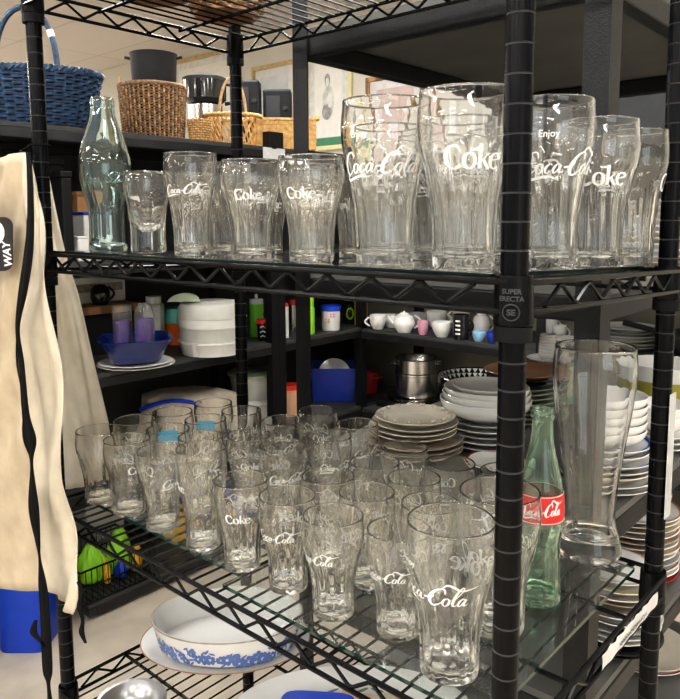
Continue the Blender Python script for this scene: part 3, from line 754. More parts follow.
# ================================================================ DISHES ON THE UNIT BEHIND THE RACK
def spot(x, y, z): p = at(x, y, z=z); return p.x, p.y
def px(n, p): return n*depth(p)/F
Z3, Z4, Z5, Z2, ZT = LD[3]+.0005, LD[2]+.0005, LD[1]+.0005, LD[4]+.0005, LD[5]+.0005
# embossed cream plates over speckled tan plates
x, y = spot(414, 452, Z3); R1 = px(49, (x, y, Z3)); R2 = px(40, (x, y, Z3+.07))
st = [('plate', R1, .014, .0115, 'tan', 'speckled tan', 'greyc') for i in range(3)]+[('plate', R2*1.08, .016, .011, 'cream', 'cream', None) for i in range(3)]+[('plate', R2, .016, .01, 'cream', 'embossed cream', None)]
zt = stack(x, y, Z3, st, 'left of the white bowls, behind the drinking glasses', 'cream and tan plates')
mb = MB()
for i in range(16):
    a = 2*PI*i/16; rr = R2*.80
    for s in (-1, 1):
        mb.tube([(rr*math.cos(a+s*.02*k)*(1+.03*k), rr*math.sin(a+s*.02*k)*(1+.03*k), .0175+.0008*k) for k in range(4)], .0028, 5)
mb.tube([(R2*.56*math.cos(2*PI*i/40), R2*.56*math.sin(2*PI*i/40), .0062) for i in range(40)], .0009, 5, True)
top_plate = [o for o in C.objects if o.get('label', '').startswith('embossed cream plate, topmost')][0]
obj('embossed_rim', mb, M['cream'], top_plate)
# white bowls on plates
x, y = spot(485, 445, Z3); q = px(1, (x, y, Z3))
st = [('plate', .085, .014, .0125, 'ceram' if i % 2 else 'greyc', 'white' if i % 2 else 'grey', None) for i in range(5)]+[('bowl', q*45, .045, .017, 'ceram', 'large white', None), ('bowl', q*43.5, .042, .017, 'ceram', 'wide white', None), ('bowl', q*42, .036, .022, 'ceram', 'shallow white', None), ('bowl', q*33, .018, .01, 'ceram', 'small white', None)]
stack(x, y, Z3, st, 'just left of the near rack post', 'white bowls and plates', .001)
# patterned bowl behind them
x, y = spot(474, 404, Z3)
o = put('bowl', cmesh('bowl', .102, .080, 'blackc'), (x, y, Z3), 'large black bowl with white triangle rim pattern behind the white bowls', 'bowl')
mb = MB()
for i in range(36):
    a = 2*PI*i/36; P = bowl_prof(.102, .080)
    for s, (r, z) in enumerate(((.0992, .0778), (.0935, .066))):
        da = .075; rb = r-.0022
        mb.add([(rb*math.cos(a-da), rb*math.sin(a-da), z), (rb*math.cos(a+da), rb*math.sin(a+da), z), ((rb-.008)*math.cos(a), (rb-.008)*math.sin(a), z-.011)], [(0, 1, 2)])
obj('painted_triangles', mb, M['ceram'], o, smooth=False)
x, y = spot(497, 466, Z3)
o = put('plate', cmesh('plate', .062, .012, 'ceram'), (x, y, Z3), 'white plate with a dark red rim, low on the dish shelf beside the near post', 'plate'); rim_line(o, .062, .012, 'redc', .004)
# brown platter on sage plates
x, y = spot(522, 420, Z3); q = px(1, (x, y, Z3+.08))
st = [('plate', q*34, .013, .0115, 'sage' if i % 3 else 'greyc', 'sage green' if i % 3 else 'grey', None) for i in range(8)]+[('plate', q*37, .013, .010, 'blackc', 'black', None), ('plate', q*37, .013, .010, 'blackc', 'glossy black', None), ('plate', q*39, .016, .01, 'brown', 'broad brown', None)]
stack(x, y, Z3, st, 'behind the near post and green bottle', 'sage and brown plates', .001)
# stack seen through the beer glass
x, y = spot(606, 486, Z3); q = px(1, (x, y, Z3+.06))
st = [('plate', q*45, .015, .0115, 'ceram', 'white', 'blackc'), ('plate', q*45, .015, .0115, 'ceram', 'white', 'blackc'), ('plate', q*43, .018, .0115, 'cream', 'cream', None), ('plate', q*44, .016, .0115, 'cream', 'pale yellow', 'bluec'), ('plate', q*44, .016, .0115, 'ceram', 'white blue-banded', 'bluec'), ('plate', q*40, .018, .012, 'ceram', 'white', 'blackc'), ('plate', q*40, .018, .012, 'ceram', 'white', 'bluec'),
      ] + [('bowl', q*36, .032, .0155, 'ceram', 'white', None) for i in range(5)]
stack(x, y, Z3, st, 'behind the tall beer glass', 'plates and bowls behind the beer glass', .0008)
x, y = spot(660, 446, Z3)
stack(x, y, Z3, [('plate', .075, .015, .012, 'ceram', 'white', None) for i in range(3)]+[('bowl', .06, .04, .02, 'ceram', 'white', None), ('bowl', .06, .04, .02, 'ceram', 'white', None)], 'behind the right rack post', 'white dishes by the right post')
x, y = spot(662, 410, Z3); q = px(1, (x, y, Z3))
zt = stack(x, y, Z3, [('plate', q*42, .014, .012, 'greyc', 'grey', None) for i in range(3)], 'under the olive casserole dish', 'grey plates under the casserole')
o = tag(obj('casserole_dish', MB().lathe([(0, .003), (q*30, 0), (q*33, .008), (q*36, .045), (q*36.5, .047)], 48), M['olive'], loc=(x, y, zt+.006)), 'olive and white casserole dish on grey plates by the right post', 'casserole dish')
c2 = obj('white_collar', MB().lathe([(q*36.3, .0472), (q*38, .082), (q*38.5, .085), (q*37, .085), (q*35, .045), (q*30, .012), (0, .010)], 48), M['ceram'], o); c2['label'] = 'white upper wall of the casserole'
# shelf below
x, y = spot(612, 642, Z4); q = px(1, (x, y, Z4+.07))
mm = ['blackc', 'blackc', 'ceram', 'ceram', 'greyc', 'ceram', 'ceram', 'cream', 'tan', 'ceram', 'cream', 'ceram']
nm = ['black', 'black', 'white', 'white', 'grey', 'white', 'white', 'cream', 'tan', 'white', 'cream', 'white']
bd_ = [None, None, None, 'greyc', None, 'blackc', None, None, None, 'brown', 'olive', 'brown']
stack(x, y, Z4, [('plate', q*(44+2*math.sin(i*2.1)), .016, .0125, mm[i], nm[i], bd_[i]) for i in range(12)], 'on the shelf under the beer glass', 'plates under the beer glass', .005)
x, y = spot(697, 590, Z4); q = px(1, (x, y, Z4+.07)); x = min(x, DX1-q*46-.02)
mm = ['redc', 'ceram', 'ceram', 'greyc', 'ceram', 'cream', 'ceram', 'tan', 'ceram', 'cream', 'cream', 'ceram']
nm = ['dark red', 'white', 'white', 'grey', 'white', 'cream', 'white', 'tan', 'white', 'cream', 'cream', 'white']
stack(x, y, Z4, [('plate', q*46, .016, .0125, mm[i], nm[i], 'brown' if i % 3 == 2 else None) for i in range(12)]+[('bowl', q*36, .04, .02, 'ceram', 'white', 'brown')], 'at the photo\'s right edge, past the rack post', 'plates past the right post', .004)
x, y = spot(690, 672, Z5)
stack(min(x, DX1-.14), y, Z5, [('plate', .115, .018, .012, 'ceram', 'white', 'redc'), ('plate', .115, .018, .012, 'cream', 'cream', None)], 'low at the right edge of the photo', 'low plates')
x, y = spot(566, 716, Z5)
stack(x, y, Z5, [('plate', .10, .018, .012, 'ceram', 'white', 'blackc'), ('plate', .10, .018, .012, 'ceram', 'white', 'bluec')], 'low behind the near post', 'low blue-banded plates')
# second shelf: plates seen through the right hand glasses
p = at(664, 262, Y=1.0)
stack(min(p.x, DX1-.13), 1.0, Z2, [('plate', .105, .016, .0125, 'ceram' if i % 4 else 'cream', 'white' if i % 4 else 'cream', 'brown' if i % 3 == 0 else None) for i in range(11)], 'behind the glasses at the right end', 'plates behind the upper glasses', .004)
p = at(590, 262, Y=1.1)
stack(p.x, 1.12, Z2, [('plate', .10, .016, .0125, 'ceram', 'white', None) for i in range(7)], 'behind the upper glasses, beside the steel column', 'plates beside the steel column', .004)
# wooden crate on top of the unit
p = at(672, 6, z=ZT+.06); cr = thing('wooden_crate', 'warm brown slatted wooden crate on top of the dish shelving', 'crate', (min(p.x, -.24), p.y, ZT))
for k in range(3):
    mb = MB()
    for s in (-1, 1):
        mb.box(-.13, s*.10-.006, .01+k*.05, .13, s*.10+.006, .05+k*.05); mb.box(s*.13-.006, -.094, .01+k*.05, s*.13+.006, .094, .05+k*.05)
    obj('slat_band', mb, M['wood'], cr, smooth=False, bevel=.002)
obj('crate_floor', MB().box(-.13, -.1, 0, .13, .1, .009), M['wood'], cr, smooth=False)

# ================================================================ WICKER
def weave(prof, rows, stakes, r, amp, oval=1, shift=1, over=1):
    """weavers running in front of and behind upright stakes; prof(t) -> (radius, height)"""
    mb = MB(); n = stakes*4
    for k in range(rows):
        R_, z = prof((k+.5)/rows); pts = []
        for i in range(n):
            a = 2*PI*i/n; d = amp*math.cos(stakes*a/2/over+PI*k*shift); q = R_+d
            pts.append((q*math.cos(a), q*math.sin(a)*oval, z))
        mb.tube(pts, r, 5, True)
    for i in range(stakes):
        a = 2*PI*(i+.5)/stakes; mb.tube([(prof(t)[0]*math.cos(a), prof(t)[0]*math.sin(a)*oval, prof(t)[1]) for t in (0, .25, .5, .75, 1)], r*.9, 5, mi=1)
    return mb
def rope_rim(R_, z, r, oval=1, turns=40):
    mb = MB(); n = turns*8
    for ph in (0, PI):
        mb.tube([((R_+r*.7*math.cos(turns*a+ph))*math.cos(a), (R_+r*.7*math.cos(turns*a+ph))*math.sin(a)*oval, z+r*.7*math.sin(turns*a+ph)) for a in [2*PI*i/n for i in range(n)]], r, 5, True)
    return mb
def basket_floor(R_, m, par, oval=1): return obj('basket_floor', MB().lathe([(0, 0), (R_, 0), (R_, .006), (0, .006)], 40, sy=oval), m, par)
ZA = LA[4]+.0005
RIA = math.atan2(RI.y, RI.x)
p = at(28, 95, X=-2.22); R_ = px(72, p)
t = thing('wicker_basket', 'blue painted wicker basket with tall hoop handle on the top shelf', 'basket', (p.x, p.y, ZA), RIA)
hb = at(28, 76, X=-2.22).z-ZA
obj('woven_body', weave(lambda q: (R_*(.80+.20*q**.8), .008+(hb-.012)*q), 17, 44, .0048, .006, .62), [M['bluewick'], M['bluewick']], t)
obj('rim', rope_rim(R_, hb, .008, .62), M['bluewick'], t); basket_floor(R_*.8, M['honey'], t, .62); obj('gap_shade', MB().lathe([(R_*.78, .007), (R_*.965, hb-.006), (R_*.955, hb-.006), (R_*.77, .008)], 48, sy=.62), M['gap_dark'], t)  # dark sleeve added inside so the weave gaps look shaded
hp = at(28, 8, X=-2.22).z-ZA; Rh = px(31, p)
pts = [(-Rh*1.03, 0, .02)]+[(-Rh*math.cos(PI*i/24), 0, hb*.9+(hp-hb*.9)*math.sin(PI*i/24)**.75) for i in range(25)]+[(Rh*1.03, 0, .02)]
hd = obj('handle', MB().tube(pts, .0105, 8), M['bluewick'], t)
wr = MB()
for i in (20, 21): pass
wr.tube(pts[20:22], .0122, 8); obj('handle_wrap', wr, M['whitepl'], hd)
p = at(153, 108, X=-2.2); R_ = px(31.5, p); hb = at(153, 88, X=-2.2).z-ZA
t = thing('wicker_basket', 'round brown basket of dark and light diagonal weave, holding a charcoal pot', 'basket', (p.x, p.y, ZA))
obj('woven_body', weave(lambda q: (R_*(.90+.10*q), .006+(hb-.008)*q), 20, 40, .0040, .0062, 1, .5, 1), [M['brownwick'], M['lightwick']], t)
obj('rim', rope_rim(R_, hb, .0055, 1, 50), M['brownwick'], t); basket_floor(R_*.9, M['brownwick'], t); obj('gap_shade', MB().lathe([(R_*.88, .006), (R_*.965, hb-.004), (R_*.955, hb-.004), (R_*.87, .007)], 48), M['gap_dark'], t)  # dark inner sleeve added to put shade into the weave gaps
for s in (-1, 1):
    c = RIA+.25 if s > 0 else RIA+PI+.25
    obj('handle', MB().tube([(R_*.98*math.cos(c+.22*math.cos(a)), R_*.98*math.sin(c+.22*math.cos(a)), hb-.012+.045*math.sin(a)) for a in [PI*i/12 for i in range(13)]], .006, 7), M['lightwick'], t)
# charcoal pot standing in the basket
Rp = px(23, p); zt_ = at(155, 55, X=-2.2).z; hz = zt_-ZA-.012
t = thing('cooking_pot', 'charcoal cooking pot standing in the round brown basket', 'pot', (p.x, p.y+.01, ZA+.008))
obj('pot_body', MB().lathe([(0, .002), (Rp*.78, 0), (Rp*.82, .01), (Rp*.99, hz), (Rp*1.02, hz+.004), (Rp*.96, hz+.004), (Rp*.79, .014), (0, .012)], 56), M['greypl'], t)
for s in (1, -1):
    a = RIA+PI*(s < 0); obj('lug', MB().tube([(Rp*(.96+.14*k)*math.cos(a), Rp*(.96+.14*k)*math.sin(a), hz-.012+.003*k) for k in range(3)], .006, 7), M['greypl'], t)
# food processor
p = at(205, 100, X=-2.37); q = px(1, p); zz = lambda y_: at(205, y_, X=-2.37).z-ZA
t = thing('food_processor', 'steel and black food processor with clear bowl beside the round brown basket', 'food processor', (p.x, p.y, ZA))
obj('motor_base', MB().lathe([(0, 0), (q*20, 0), (q*20, .008), (q*17, .02), (q*17, zz(106)), (0, zz(106))], 40), M['steel'], t)
obj('bowl', MB().lathe([(q*15, zz(106)+.001), (q*21, zz(100)), (q*21.5, zz(82)), (q*20.5, zz(82)), (q*20, zz(100)), (q*14, zz(105))], 40), M['smoke'], t)
obj('lid', MB().lathe([(q*22, zz(82)+.0005), (q*22, zz(79)), (q*14, zz(76)), (0, zz(75))], 40), M['greypl'], t)
obj('handle', MB().tube([(q*21*math.cos(RIA), q*21*math.sin(RIA), zz(84)), (q*29*math.cos(RIA), q*29*math.sin(RIA), zz(86)), (q*29*math.cos(RIA), q*29*math.sin(RIA), zz(103)), (q*20*math.cos(RIA), q*20*math.sin(RIA), zz(104))], .010, 8), M['blackpl'], t)
# small brown basket
p = at(199.5, 128, X=-2.06); R_ = px(11.5, p); hb = at(196, 121, X=-2.08).z-ZA
t = thing('wicker_basket', 'small low reddish-brown basket beside the food processor', 'basket', (p.x, p.y, ZA))
obj('woven_body', weave(lambda q: (R_*(.8+.2*q), .004+hb*q), 9, 26, .0036, .0035), [M['honey'], M['brownwick']], t); basket_floor(R_*.8, M['honey'], t)
# open light basket with tall handle
p = at(233, 130, X=-2.10); R_ = px(28, p); hb = at(233, 117, X=-2.10).z-ZA
t = thing('wicker_basket', 'light openwork wicker basket with a tall arched handle', 'basket', (p.x, p.y, ZA), RIA)
mb = MB()
for k in range(18):
    a0 = 2*PI*k/18
    for s in (1, -1):
        mb.tube([(R_*(.8+.2*u)*math.cos(a0+s*u*.5), R_*(.8+.2*u)*math.sin(a0+s*u*.5)*.8, .006+(hb-.006)*u) for u in [i/8 for i in range(9)]], .0042, 5)
obj('woven_body', mb, M['honey'], t); obj('rim', rope_rim(R_, hb, .006, .8, 30), M['honey'], t); basket_floor(R_*.8, M['honey'], t, .8)
hp = at(233, 78, X=-2.10).z-ZA; Rh = px(12, p)
obj('handle', MB().tube([(-Rh*math.cos(PI*i/20)*(1.15-.15*math.sin(PI*i/20)), 0, hb*.5+(hp-hb*.5)*math.sin(PI*i/20)**.6) for i in range(21)], .0065, 8), M['lightwick'], t)
# black appliances
for (xa, xb, ytop, X_, lab) in ((233, 262, 79, -2.41, 'taller matte black kitchen appliance behind the arched-handle basket'), (263, 293, 88, -2.41, 'lower black kitchen appliance behind the honey coloured tray basket')):
    p = at((xa+xb)/2, 120, X=X_); q = px(1, p); h = at(xa, ytop, X=X_).z-ZA; wd = q*(xb-xa)/2
    t = thing('kitchen_appliance', lab, 'appliance', (p.x, p.y, ZA), RIA)
    obj('housing', MB().box(-wd*.93, -.05, .006, wd*.93, .05, h), M['blackpl'], t, smooth=False, bevel=.010)
    obj('control_panel', MB().box(-wd*.7, -.0525, h*.55, wd*.2, -.0502, h*.9), M['greypl'], t, smooth=False, bevel=.0005)
    obj('knob', MB().lathe([(.012, 0), (.011, .010), (0, .011)], 20, tr=Matrix.Translation((wd*.55, -.0505, h*.72)) @ Matrix.Rotation(PI/2, 4, 'X')), M['greypl'], t)
    for s in (-1, 1): obj('foot', MB().lathe([(0, 0), (.010, 0), (.010, .0065), (0, .0065)], 12, tr=Matrix.Translation((s*wd*.75, 0, 0))), M['blackpl'], t)
# honey tray basket of flat splints
p = at(285, 133, X=-2.10); q = px(1, p); hb = at(285, 121, X=-2.10).z-ZA; A_, B_ = q*29, q*17
t = thing('splint_basket', 'honey coloured splint-woven tray basket with wooden grips at the shelf end', 'basket', (p.x, p.y, ZA), RIA+.15)
mb = MB(); n1 = 13
for k in range(5):
    z0 = .004+(hb-.004)*k/5; z1 = z0+(hb-.004)/5*.9; e = .003
    for i in range(n1):
        d = .0018*(1 if (i+k) % 2 else -1); x0, x1 = -A_+2*A_*i/n1, -A_+2*A_*(i+1)/n1
        for s in (-1, 1): mb.box(x0+.0006, s*B_-.0016+d, z0, x1-.0006, s*B_+.0016+d, z1)
    for i in range(8):
        d = .0018*(1 if (i+k) % 2 else -1); y0, y1 = -B_+2*B_*i/8, -B_+2*B_*(i+1)/8
        for s in (-1, 1): mb.box(s*A_-.0016+d, y0+.0006, z0, s*A_+.0016+d, y1-.0006, z1)
obj('woven_body', mb, M['honey'], t, smooth=False)
mb = MB()
for s in (-1, 1): mb.box(-A_-.004, s*B_-.005, hb-.008, A_+.004, s*B_+.005, hb+.004); mb.box(s*A_-.005, -B_-.004, hb-.008, s*A_+.005, B_+.004, hb+.004)
obj('rim', mb, M['honey'], t, smooth=False, bevel=.002); obj('basket_floor', MB().box(-A_, -B_, 0, A_, B_, .004), M['honey'], t, smooth=False)
for s in (-1, 1): obj('grip', MB().box(s*(A_+.012)-.014, -.03, hb+.0045, s*(A_+.012)+.014, .03, hb+.018), M['yellow'], t, smooth=False, bevel=.004)
# small white card clipped to the shelf front
c0, c1 = at(263, 147, X=-1.997), at(285, 161, X=-1.997)
o = thing('price_card', 'blank white card hanging on the front edge of the top shelf', 'card', ((c0.x+c1.x)/2, (c0.y+c1.y)/2, c1.z))
obj('card', MB().box(-.001, -abs(c1.y-c0.y)/2, 0, .001, abs(c1.y-c0.y)/2, c0.z-c1.z), M['paper'], o, smooth=False)
obj('clip', MB().box(-.006, -.012, c0.z-c1.z-.004, .004, .012, c0.z-c1.z+.022), M['blackpl'], o, smooth=False, bevel=.002)
# baskets lying on top of the wire rack, seen from below through the wires
for (xx, yy, R_, m1, m2, lab) in ((226, 24, .075, 'brownwick', 'honey', 'reddish-brown basket lying on the rack\'s top wire shelf by the back post'), (140, 2, .074, 'brownwick', 'brownwick', 'dark brown shallow basket on the rack\'s top wire shelf, nearer the left post')):
    p = at(xx, yy, z=ZS['T']+.006); t = thing('wicker_basket', lab, 'basket', (max(-.79, p.x), min(.33, max(.09, p.y)), ZS['T']+.0058))
    obj('woven_body', weave(lambda q: (R_*(.82+.18*q), .006+.07*q), 9, 30, .0042, .005), [M[m1], M[m2]], t); basket_floor(R_*.82, M['wood'] if m2 == 'honey' else M[m1], t)

# ================================================================ PLASTIC WARE ON THE LEFT UNIT, MIDDLE SHELF
ZM_ = LA[2]+.0005
def top(x, y_, P): return at(x, y_, X=P[0]).z
def lathe_thing(name, label, cat, loc, prof, m, n=44, group=None, rotz=0, sx=1, sy=1):
    return tag(obj(name, MB().lathe(prof, n, sx=sx, sy=sy), M[m], loc=loc, rotz=rotz), label, cat, group)
# plates under a blue square bowl
x, y = spot(136, 366, ZM_); q = px(1, (x, y, ZM_))
st = [('plate', q*38, .012, .009, 'ceram', 'white', 'brown'), ('plate', q*36, .012, .012, 'ceram', 'white', None)]
zt = stack(x, y, ZM_, st, 'under the navy square bowl', 'plates under the navy bowl')
def square_bowl(R, h, t=.004):
    def se(a, r): c, s = math.cos(a), math.sin(a); return r/((abs(c)**5+abs(s)**5)**.2)
    return MB().lathe([(0, .002), (R*.62, 0), (R*.66, .004), (R*.84, h*.7), (R, h), (R-t, h+.002), (R*.83-t, h*.7+t), (R*.64, .008), (0, .008)], 72, mod=lambda a, r, z: se(a, r)*1)
o = tag(obj('bowl', square_bowl(q*36, top(136, 337, (x, y))-zt-.004), M['navy'], loc=(x, y, zt+.004), rotz=RIA+.35), 'glossy navy blue square bowl on white plates, left aisle shelf', 'bowl')
# purple tumblers standing in the bowl
zb_ = zt+.0165
for i, (cx, yt, m, lab) in enumerate(((118, 306, 'clearpl', 'clear plastic tumbler with purple lower half, left in the navy bowl'), (139, 303, 'clearpl', 'upturned clear pitcher standing in the navy bowl beside purple tumbler'))):
    xx, yy = x+RI.x*q*((-12, 10)[i]), y+RI.y*q*((-12, 10)[i]); R_ = q*9.5; h = top(cx, yt, (xx, yy))-zb_
    t = thing('tumbler' if i == 0 else 'pitcher', lab, 'tumbler' if i == 0 else 'pitcher', (xx, yy, zb_))
    obj('purple_cup', MB().lathe([(0, .003), (R_*.85, 0), (R_*.95, h*.70), (R_*.91, h*.70), (R_*.8, .006), (0, .006)], 36), M['purple'], t)
    if i == 0: pr = [(R_*.97, h*.3), (R_, h), (R_*.96, h), (R_*.955, h*.3)]
    else: pr = [(R_*1.02, h*.25), (R_*1.05, h*.75), (R_*.8, h*.95), (R_*.5, h), (0, h), (0, h-.003), (R_*.5, h-.004), (R_*.77, h*.93), (R_*1.01, h*.75), (R_*.98, h*.25)]
    obj('clear_wall', MB().lathe(pr, 36), M['clearpl'], t)
# frosted bottle
x, y = at(155, 345, X=-2.32).x, at(155, 345, X=-2.32).y; q = px(1, (x, y, 1)); h = at(155, 296, X=x).z-ZM_
t = thing('storage_bottle', 'frosted white square storage bottle with beige cap behind the navy bowl', 'bottle', (x, y, ZM_), RIA)
obj('bottle_body', MB().box(-q*9, -q*9, 0, q*9, q*9, h*.86), M['frost'], t, smooth=False, bevel=.012)
obj('cap', MB().lathe([(q*7.5, h*.86+.001), (q*7.5, h), (0, h)], 28), M['whitepl'], t)
# orange tub with teal lid
x, y = at(177, 345, X=-2.33).x, at(177, 345, X=-2.33).y; h = at(171, 308, X=x).z-ZM_
t = thing('plastic_tub', 'orange plastic tub with teal lid between frosted bottle and cake carrier', 'tub', (x, y, ZM_))
obj('tub', MB().lathe([(0, 0), (q*11, 0), (q*12, h*.6), (0, h*.6)], 36), M['orange'], t); obj('lid', MB().lathe([(0, h*.6+.0005), (q*12.6, h*.6+.0005), (q*12.6, h*.68), (q*11, h), (0, h)], 36), M['teal'], t)
# two-tier cake carrier
x, y = at(213, 352, z=ZM_).x, at(213, 352, z=ZM_).y; q = px(1, (x, y, 1)); R_ = q*34; zz = lambda v: at(213, v, X=x).z-ZM_
t = thing('cake_carrier', 'round two-tier white cake carrier with translucent cover on the left aisle shelf', 'cake carrier', (x, y, ZM_))
def scal(a, r, z): return r*(1-.03*(abs(math.cos(4*a)) < .12))
obj('base_tray', MB().lathe([(0, .002), (R_*.88, 0), (R_*.97, zz(341)), (R_, zz(340)), (R_, zz(338)), (0, zz(338))], 96, mod=scal), M['whitepl'], t)
obj('lower_cover', MB().lathe([(R_*.97, zz(338)+.001), (R_*.95, zz(327)), (R_*.97, zz(325)), (0, zz(325))], 60), M['frost'], t)
obj('upper_tray', MB().lathe([(0, zz(325)+.001), (R_*.97, zz(325)+.001), (R_*1.0, zz(318)), (R_*1.02, zz(316)), (0, zz(316))], 60), M['whitepl'], t)
obj('upper_cover', MB().lathe([(R_*.99, zz(316)+.001), (R_*.97, zz(306)), (R_*.9, zz(302)), (R_*.5, zz(300)), (0, zz(300))], 60), M['frost'], t)
# shell-like green dish leaning on the carrier
p = (x-.02, y-.12, ZM_+zz(300)+.002)
sh = MB(); v = []; nn = 24
for j in range(9):
    for i in range(nn+1):
        a = PI*i/nn; r = q*14*(j+1)/9*(1+.05*math.cos(24*a)); v.append((r*math.cos(a)*1.1, r*math.sin(a)*.75-.02, .004+.03*math.sin(PI*j/8*.5)*math.sin(a)))
sh.add(v, [(j*(nn+1)+i, j*(nn+1)+i+1, (j+1)*(nn+1)+i+1, (j+1)*(nn+1)+i) for j in range(8) for i in range(nn)])
o = tag(obj('shell_dish', sh, M['sage'], loc=p, rotz=RIA, angle=180), 'pale green ribbed shell dish lying on the cake carrier', 'dish'); s = o.modifiers.new('thickness', 'SOLIDIFY'); s.thickness = .003; s.offset = 1
# tray, coffee maker and white box at the left end
x, y = at(98, 318, X=-2.41).x, at(98, 318, X=-2.41).y; q = px(1, (x, y, 1))
zq = lambda v: at(98, v, X=x).z
bxz = zq(340)
o = thing('storage_box', 'black box with brown top board behind the apron, left aisle shelf', 'box', (x, y, ZM_), PI/2)
obj('box', MB().box(-q*40, -.075, 0, q*36, .075, zq(312)-ZM_), M['blackpl'], o, smooth=False, bevel=.006)
obj('top_board', MB().box(-q*41, -.078, zq(312)-ZM_+.0005, q*37, .078, zq(304)-ZM_), M['wood'], o, smooth=False, bevel=.003)
zt = zq(304)+.001
o = thing('glass_dome_pot', 'round black coffee pot on the brown board, left aisle shelf', 'coffee pot', (x+.025, y, zt))
hq = zq(283)-zt
obj('pot_body', MB().lathe([(0, 0), (q*7, 0), (q*9.5, hq*.35), (q*9, hq*.7), (q*5, hq*.95), (0, hq)], 36), M['blackc'], o)
handle(q*9, hq, 'blackpl', o, ang=RIA, th=.005)
o = thing('storage_box', 'white box with tan stripe standing behind the round coffee pot', 'box', (x-.052, y+.03, zt), PI/2)
obj('box', MB().box(-q*34, -.02, 0, q*30, .02, zq(277)-zt), M['whitepl'], o, smooth=False, bevel=.008)
obj('printed_stripe', MB().box(-q*30, -.0212, hq*.55, q*26, -.0202, hq*.95), M['tan'], o, smooth=False)
# water bottles and tumblers further along the shelf
def flask(cx, yb, yt, w_, parts, name, label, cat='bottle', X_=-2.12):
    p = at(cx, yb, z=ZM_); 
    if X_ != -2.12: p = at(cx, yb-3, X=X_)
    if p.x > -2.07: p = at(cx, yb, X=-2.07)
    x, y = p.x, p.y; q = px(1, p); h = at(cx, yt, X=x).z-ZM_; t = thing(name, label, cat, (x, y, ZM_))
    for nm, pr, m in parts: obj(nm, MB().lathe([(r*q*w_/2, z*h) for r, z in pr], 32), M[m], t)
    return t, q, h, q*w_/2
flask(257, 343, 294, 14, [('flask', [(0, 0), (.95, 0), (1, .03), (1, .45), (.92, .52), (1, .60), (1, .78), (0, .78)], 'grass'), ('cap', [(1, .785), (1, .88), (.8, .90), (0, .90)], 'greyc'), ('spout', [(.22, .905), (.2, 1), (0, 1)], 'whitepl')], 'water_bottle', 'green sports bottle with grey cap beside the cake carrier', X_=-2.2)
t, q, h, r_ = flask(263, 349, 319, 12, [('cup', [(0, 0), (.75, 0), (1, .8), (0, .8)], 'blackc'), ('lid', [(1.12, .805), (1.15, .93), (.9, 1), (0, 1)], 'redpl')], 'travel_tumbler', 'black travel tumbler with white curls and an orange-red lid', 'tumbler', X_=-2.10)
mb = MB(); fa = facing(t.location.x, t.location.y)
for k in range(3):
    pts = [(fa-.45+.9*i/8, h*(.18+.22*k)+h*.07*math.sin(PI*i/8)) for i in range(9)]
    mb.tube([((r_*(.75+.25*z/h/.8)+.0008)*math.cos(a), (r_*(.75+.25*z/h/.8)+.0008)*math.sin(a), z) for a, z in pts], .003, 5)
obj('painted_curls', mb, M['ceram'], t)
flask(286, 342, 303, 6, [('flask', [(0, 0), (1, 0), (1, .9), (0, .9)], 'whitepl'), ('cap', [(.9, .905), (.9, 1), (0, 1)], 'redpl')], 'water_bottle', 'thin white bottle with red cap between the shelf posts')
flask(293, 342, 299, 8, [('flask', [(0, 0), (1, 0), (1, .82), (0, .82)], 'chrome'), ('cap', [(1, .825), (1, 1), (0, 1)], 'redc')], 'water_bottle', 'steel bottle with dark red cap between the shelf posts', X_=-2.2)
flask(309, 341, 297, 12, [('flask', [(0, 0), (.95, 0), (1, .03), (1, .72), (0, .72)], 'lime'), ('cap', [(.85, .725), (.85, .97), (.7, 1), (0, 1)], 'lime')], 'water_bottle', 'bright lime green bottle right of the double shelf post')
t, q, h, r_ = flask(331, 338, 305, 19, [('cup', [(0, 0), (.86, 0), (.93, .05), (1, .78), (0, .78)], 'whitepl'), ('lid', [(1.05, .785), (1.08, .95), (.95, 1), (0, 1)], 'bluepl')], 'sippy_cup', 'white cup with blue lid and butterfly prints', 'cup')
mb = MB(); fa = facing(t.location.x, t.location.y)
for (da, z, m) in ((-.35, .42, 0), (.15, .62, 1)):
    for s in (-1, 1):
        for zz_ in (.05, -.04): mb.add([((r_+.001)*math.cos(fa+da+s*.16+.13*math.cos(k)), (r_+.001)*math.sin(fa+da+s*.16+.13*math.cos(k)), h*(z+zz_+.045*math.sin(k))) for k in [2*PI*i/10 for i in range(10)]], [tuple(range(10))], m)
obj('butterfly_print', mb, [M['peach'], M['pink']], t, smooth=False)
t, q, h, r_ = flask(350, 334, 304, 15, [('mug', [(0, 0), (.95, 0), (1, .05), (1, 1), (.9, 1), (.88, .1), (0, .1)], 'blackc')], 'mug', 'black mug with a lime ring, near the corner of the shelves', 'mug', X_=-2.15)
mb = MB(); fa = facing(t.location.x, t.location.y)
mb.tube([((r_+.001)*math.cos(fa+.42*math.cos(k)), (r_+.001)*math.sin(fa+.42*math.cos(k)), h*(.55+.28*math.sin(k))) for k in [2*PI*i/24 for i in range(24)]], .004, 6, True); obj('printed_ring', mb, M['lime'], t)
flask(361, 333, 298, 13, [('canister', [(0, 0), (1, 0), (1, .88), (0, .88)], 'yellow'), ('lid', [(1.03, .885), (1.03, 1), (0, 1)], 'yellow')], 'canister', 'yellow canister at the inner corner of the shelves', 'canister')
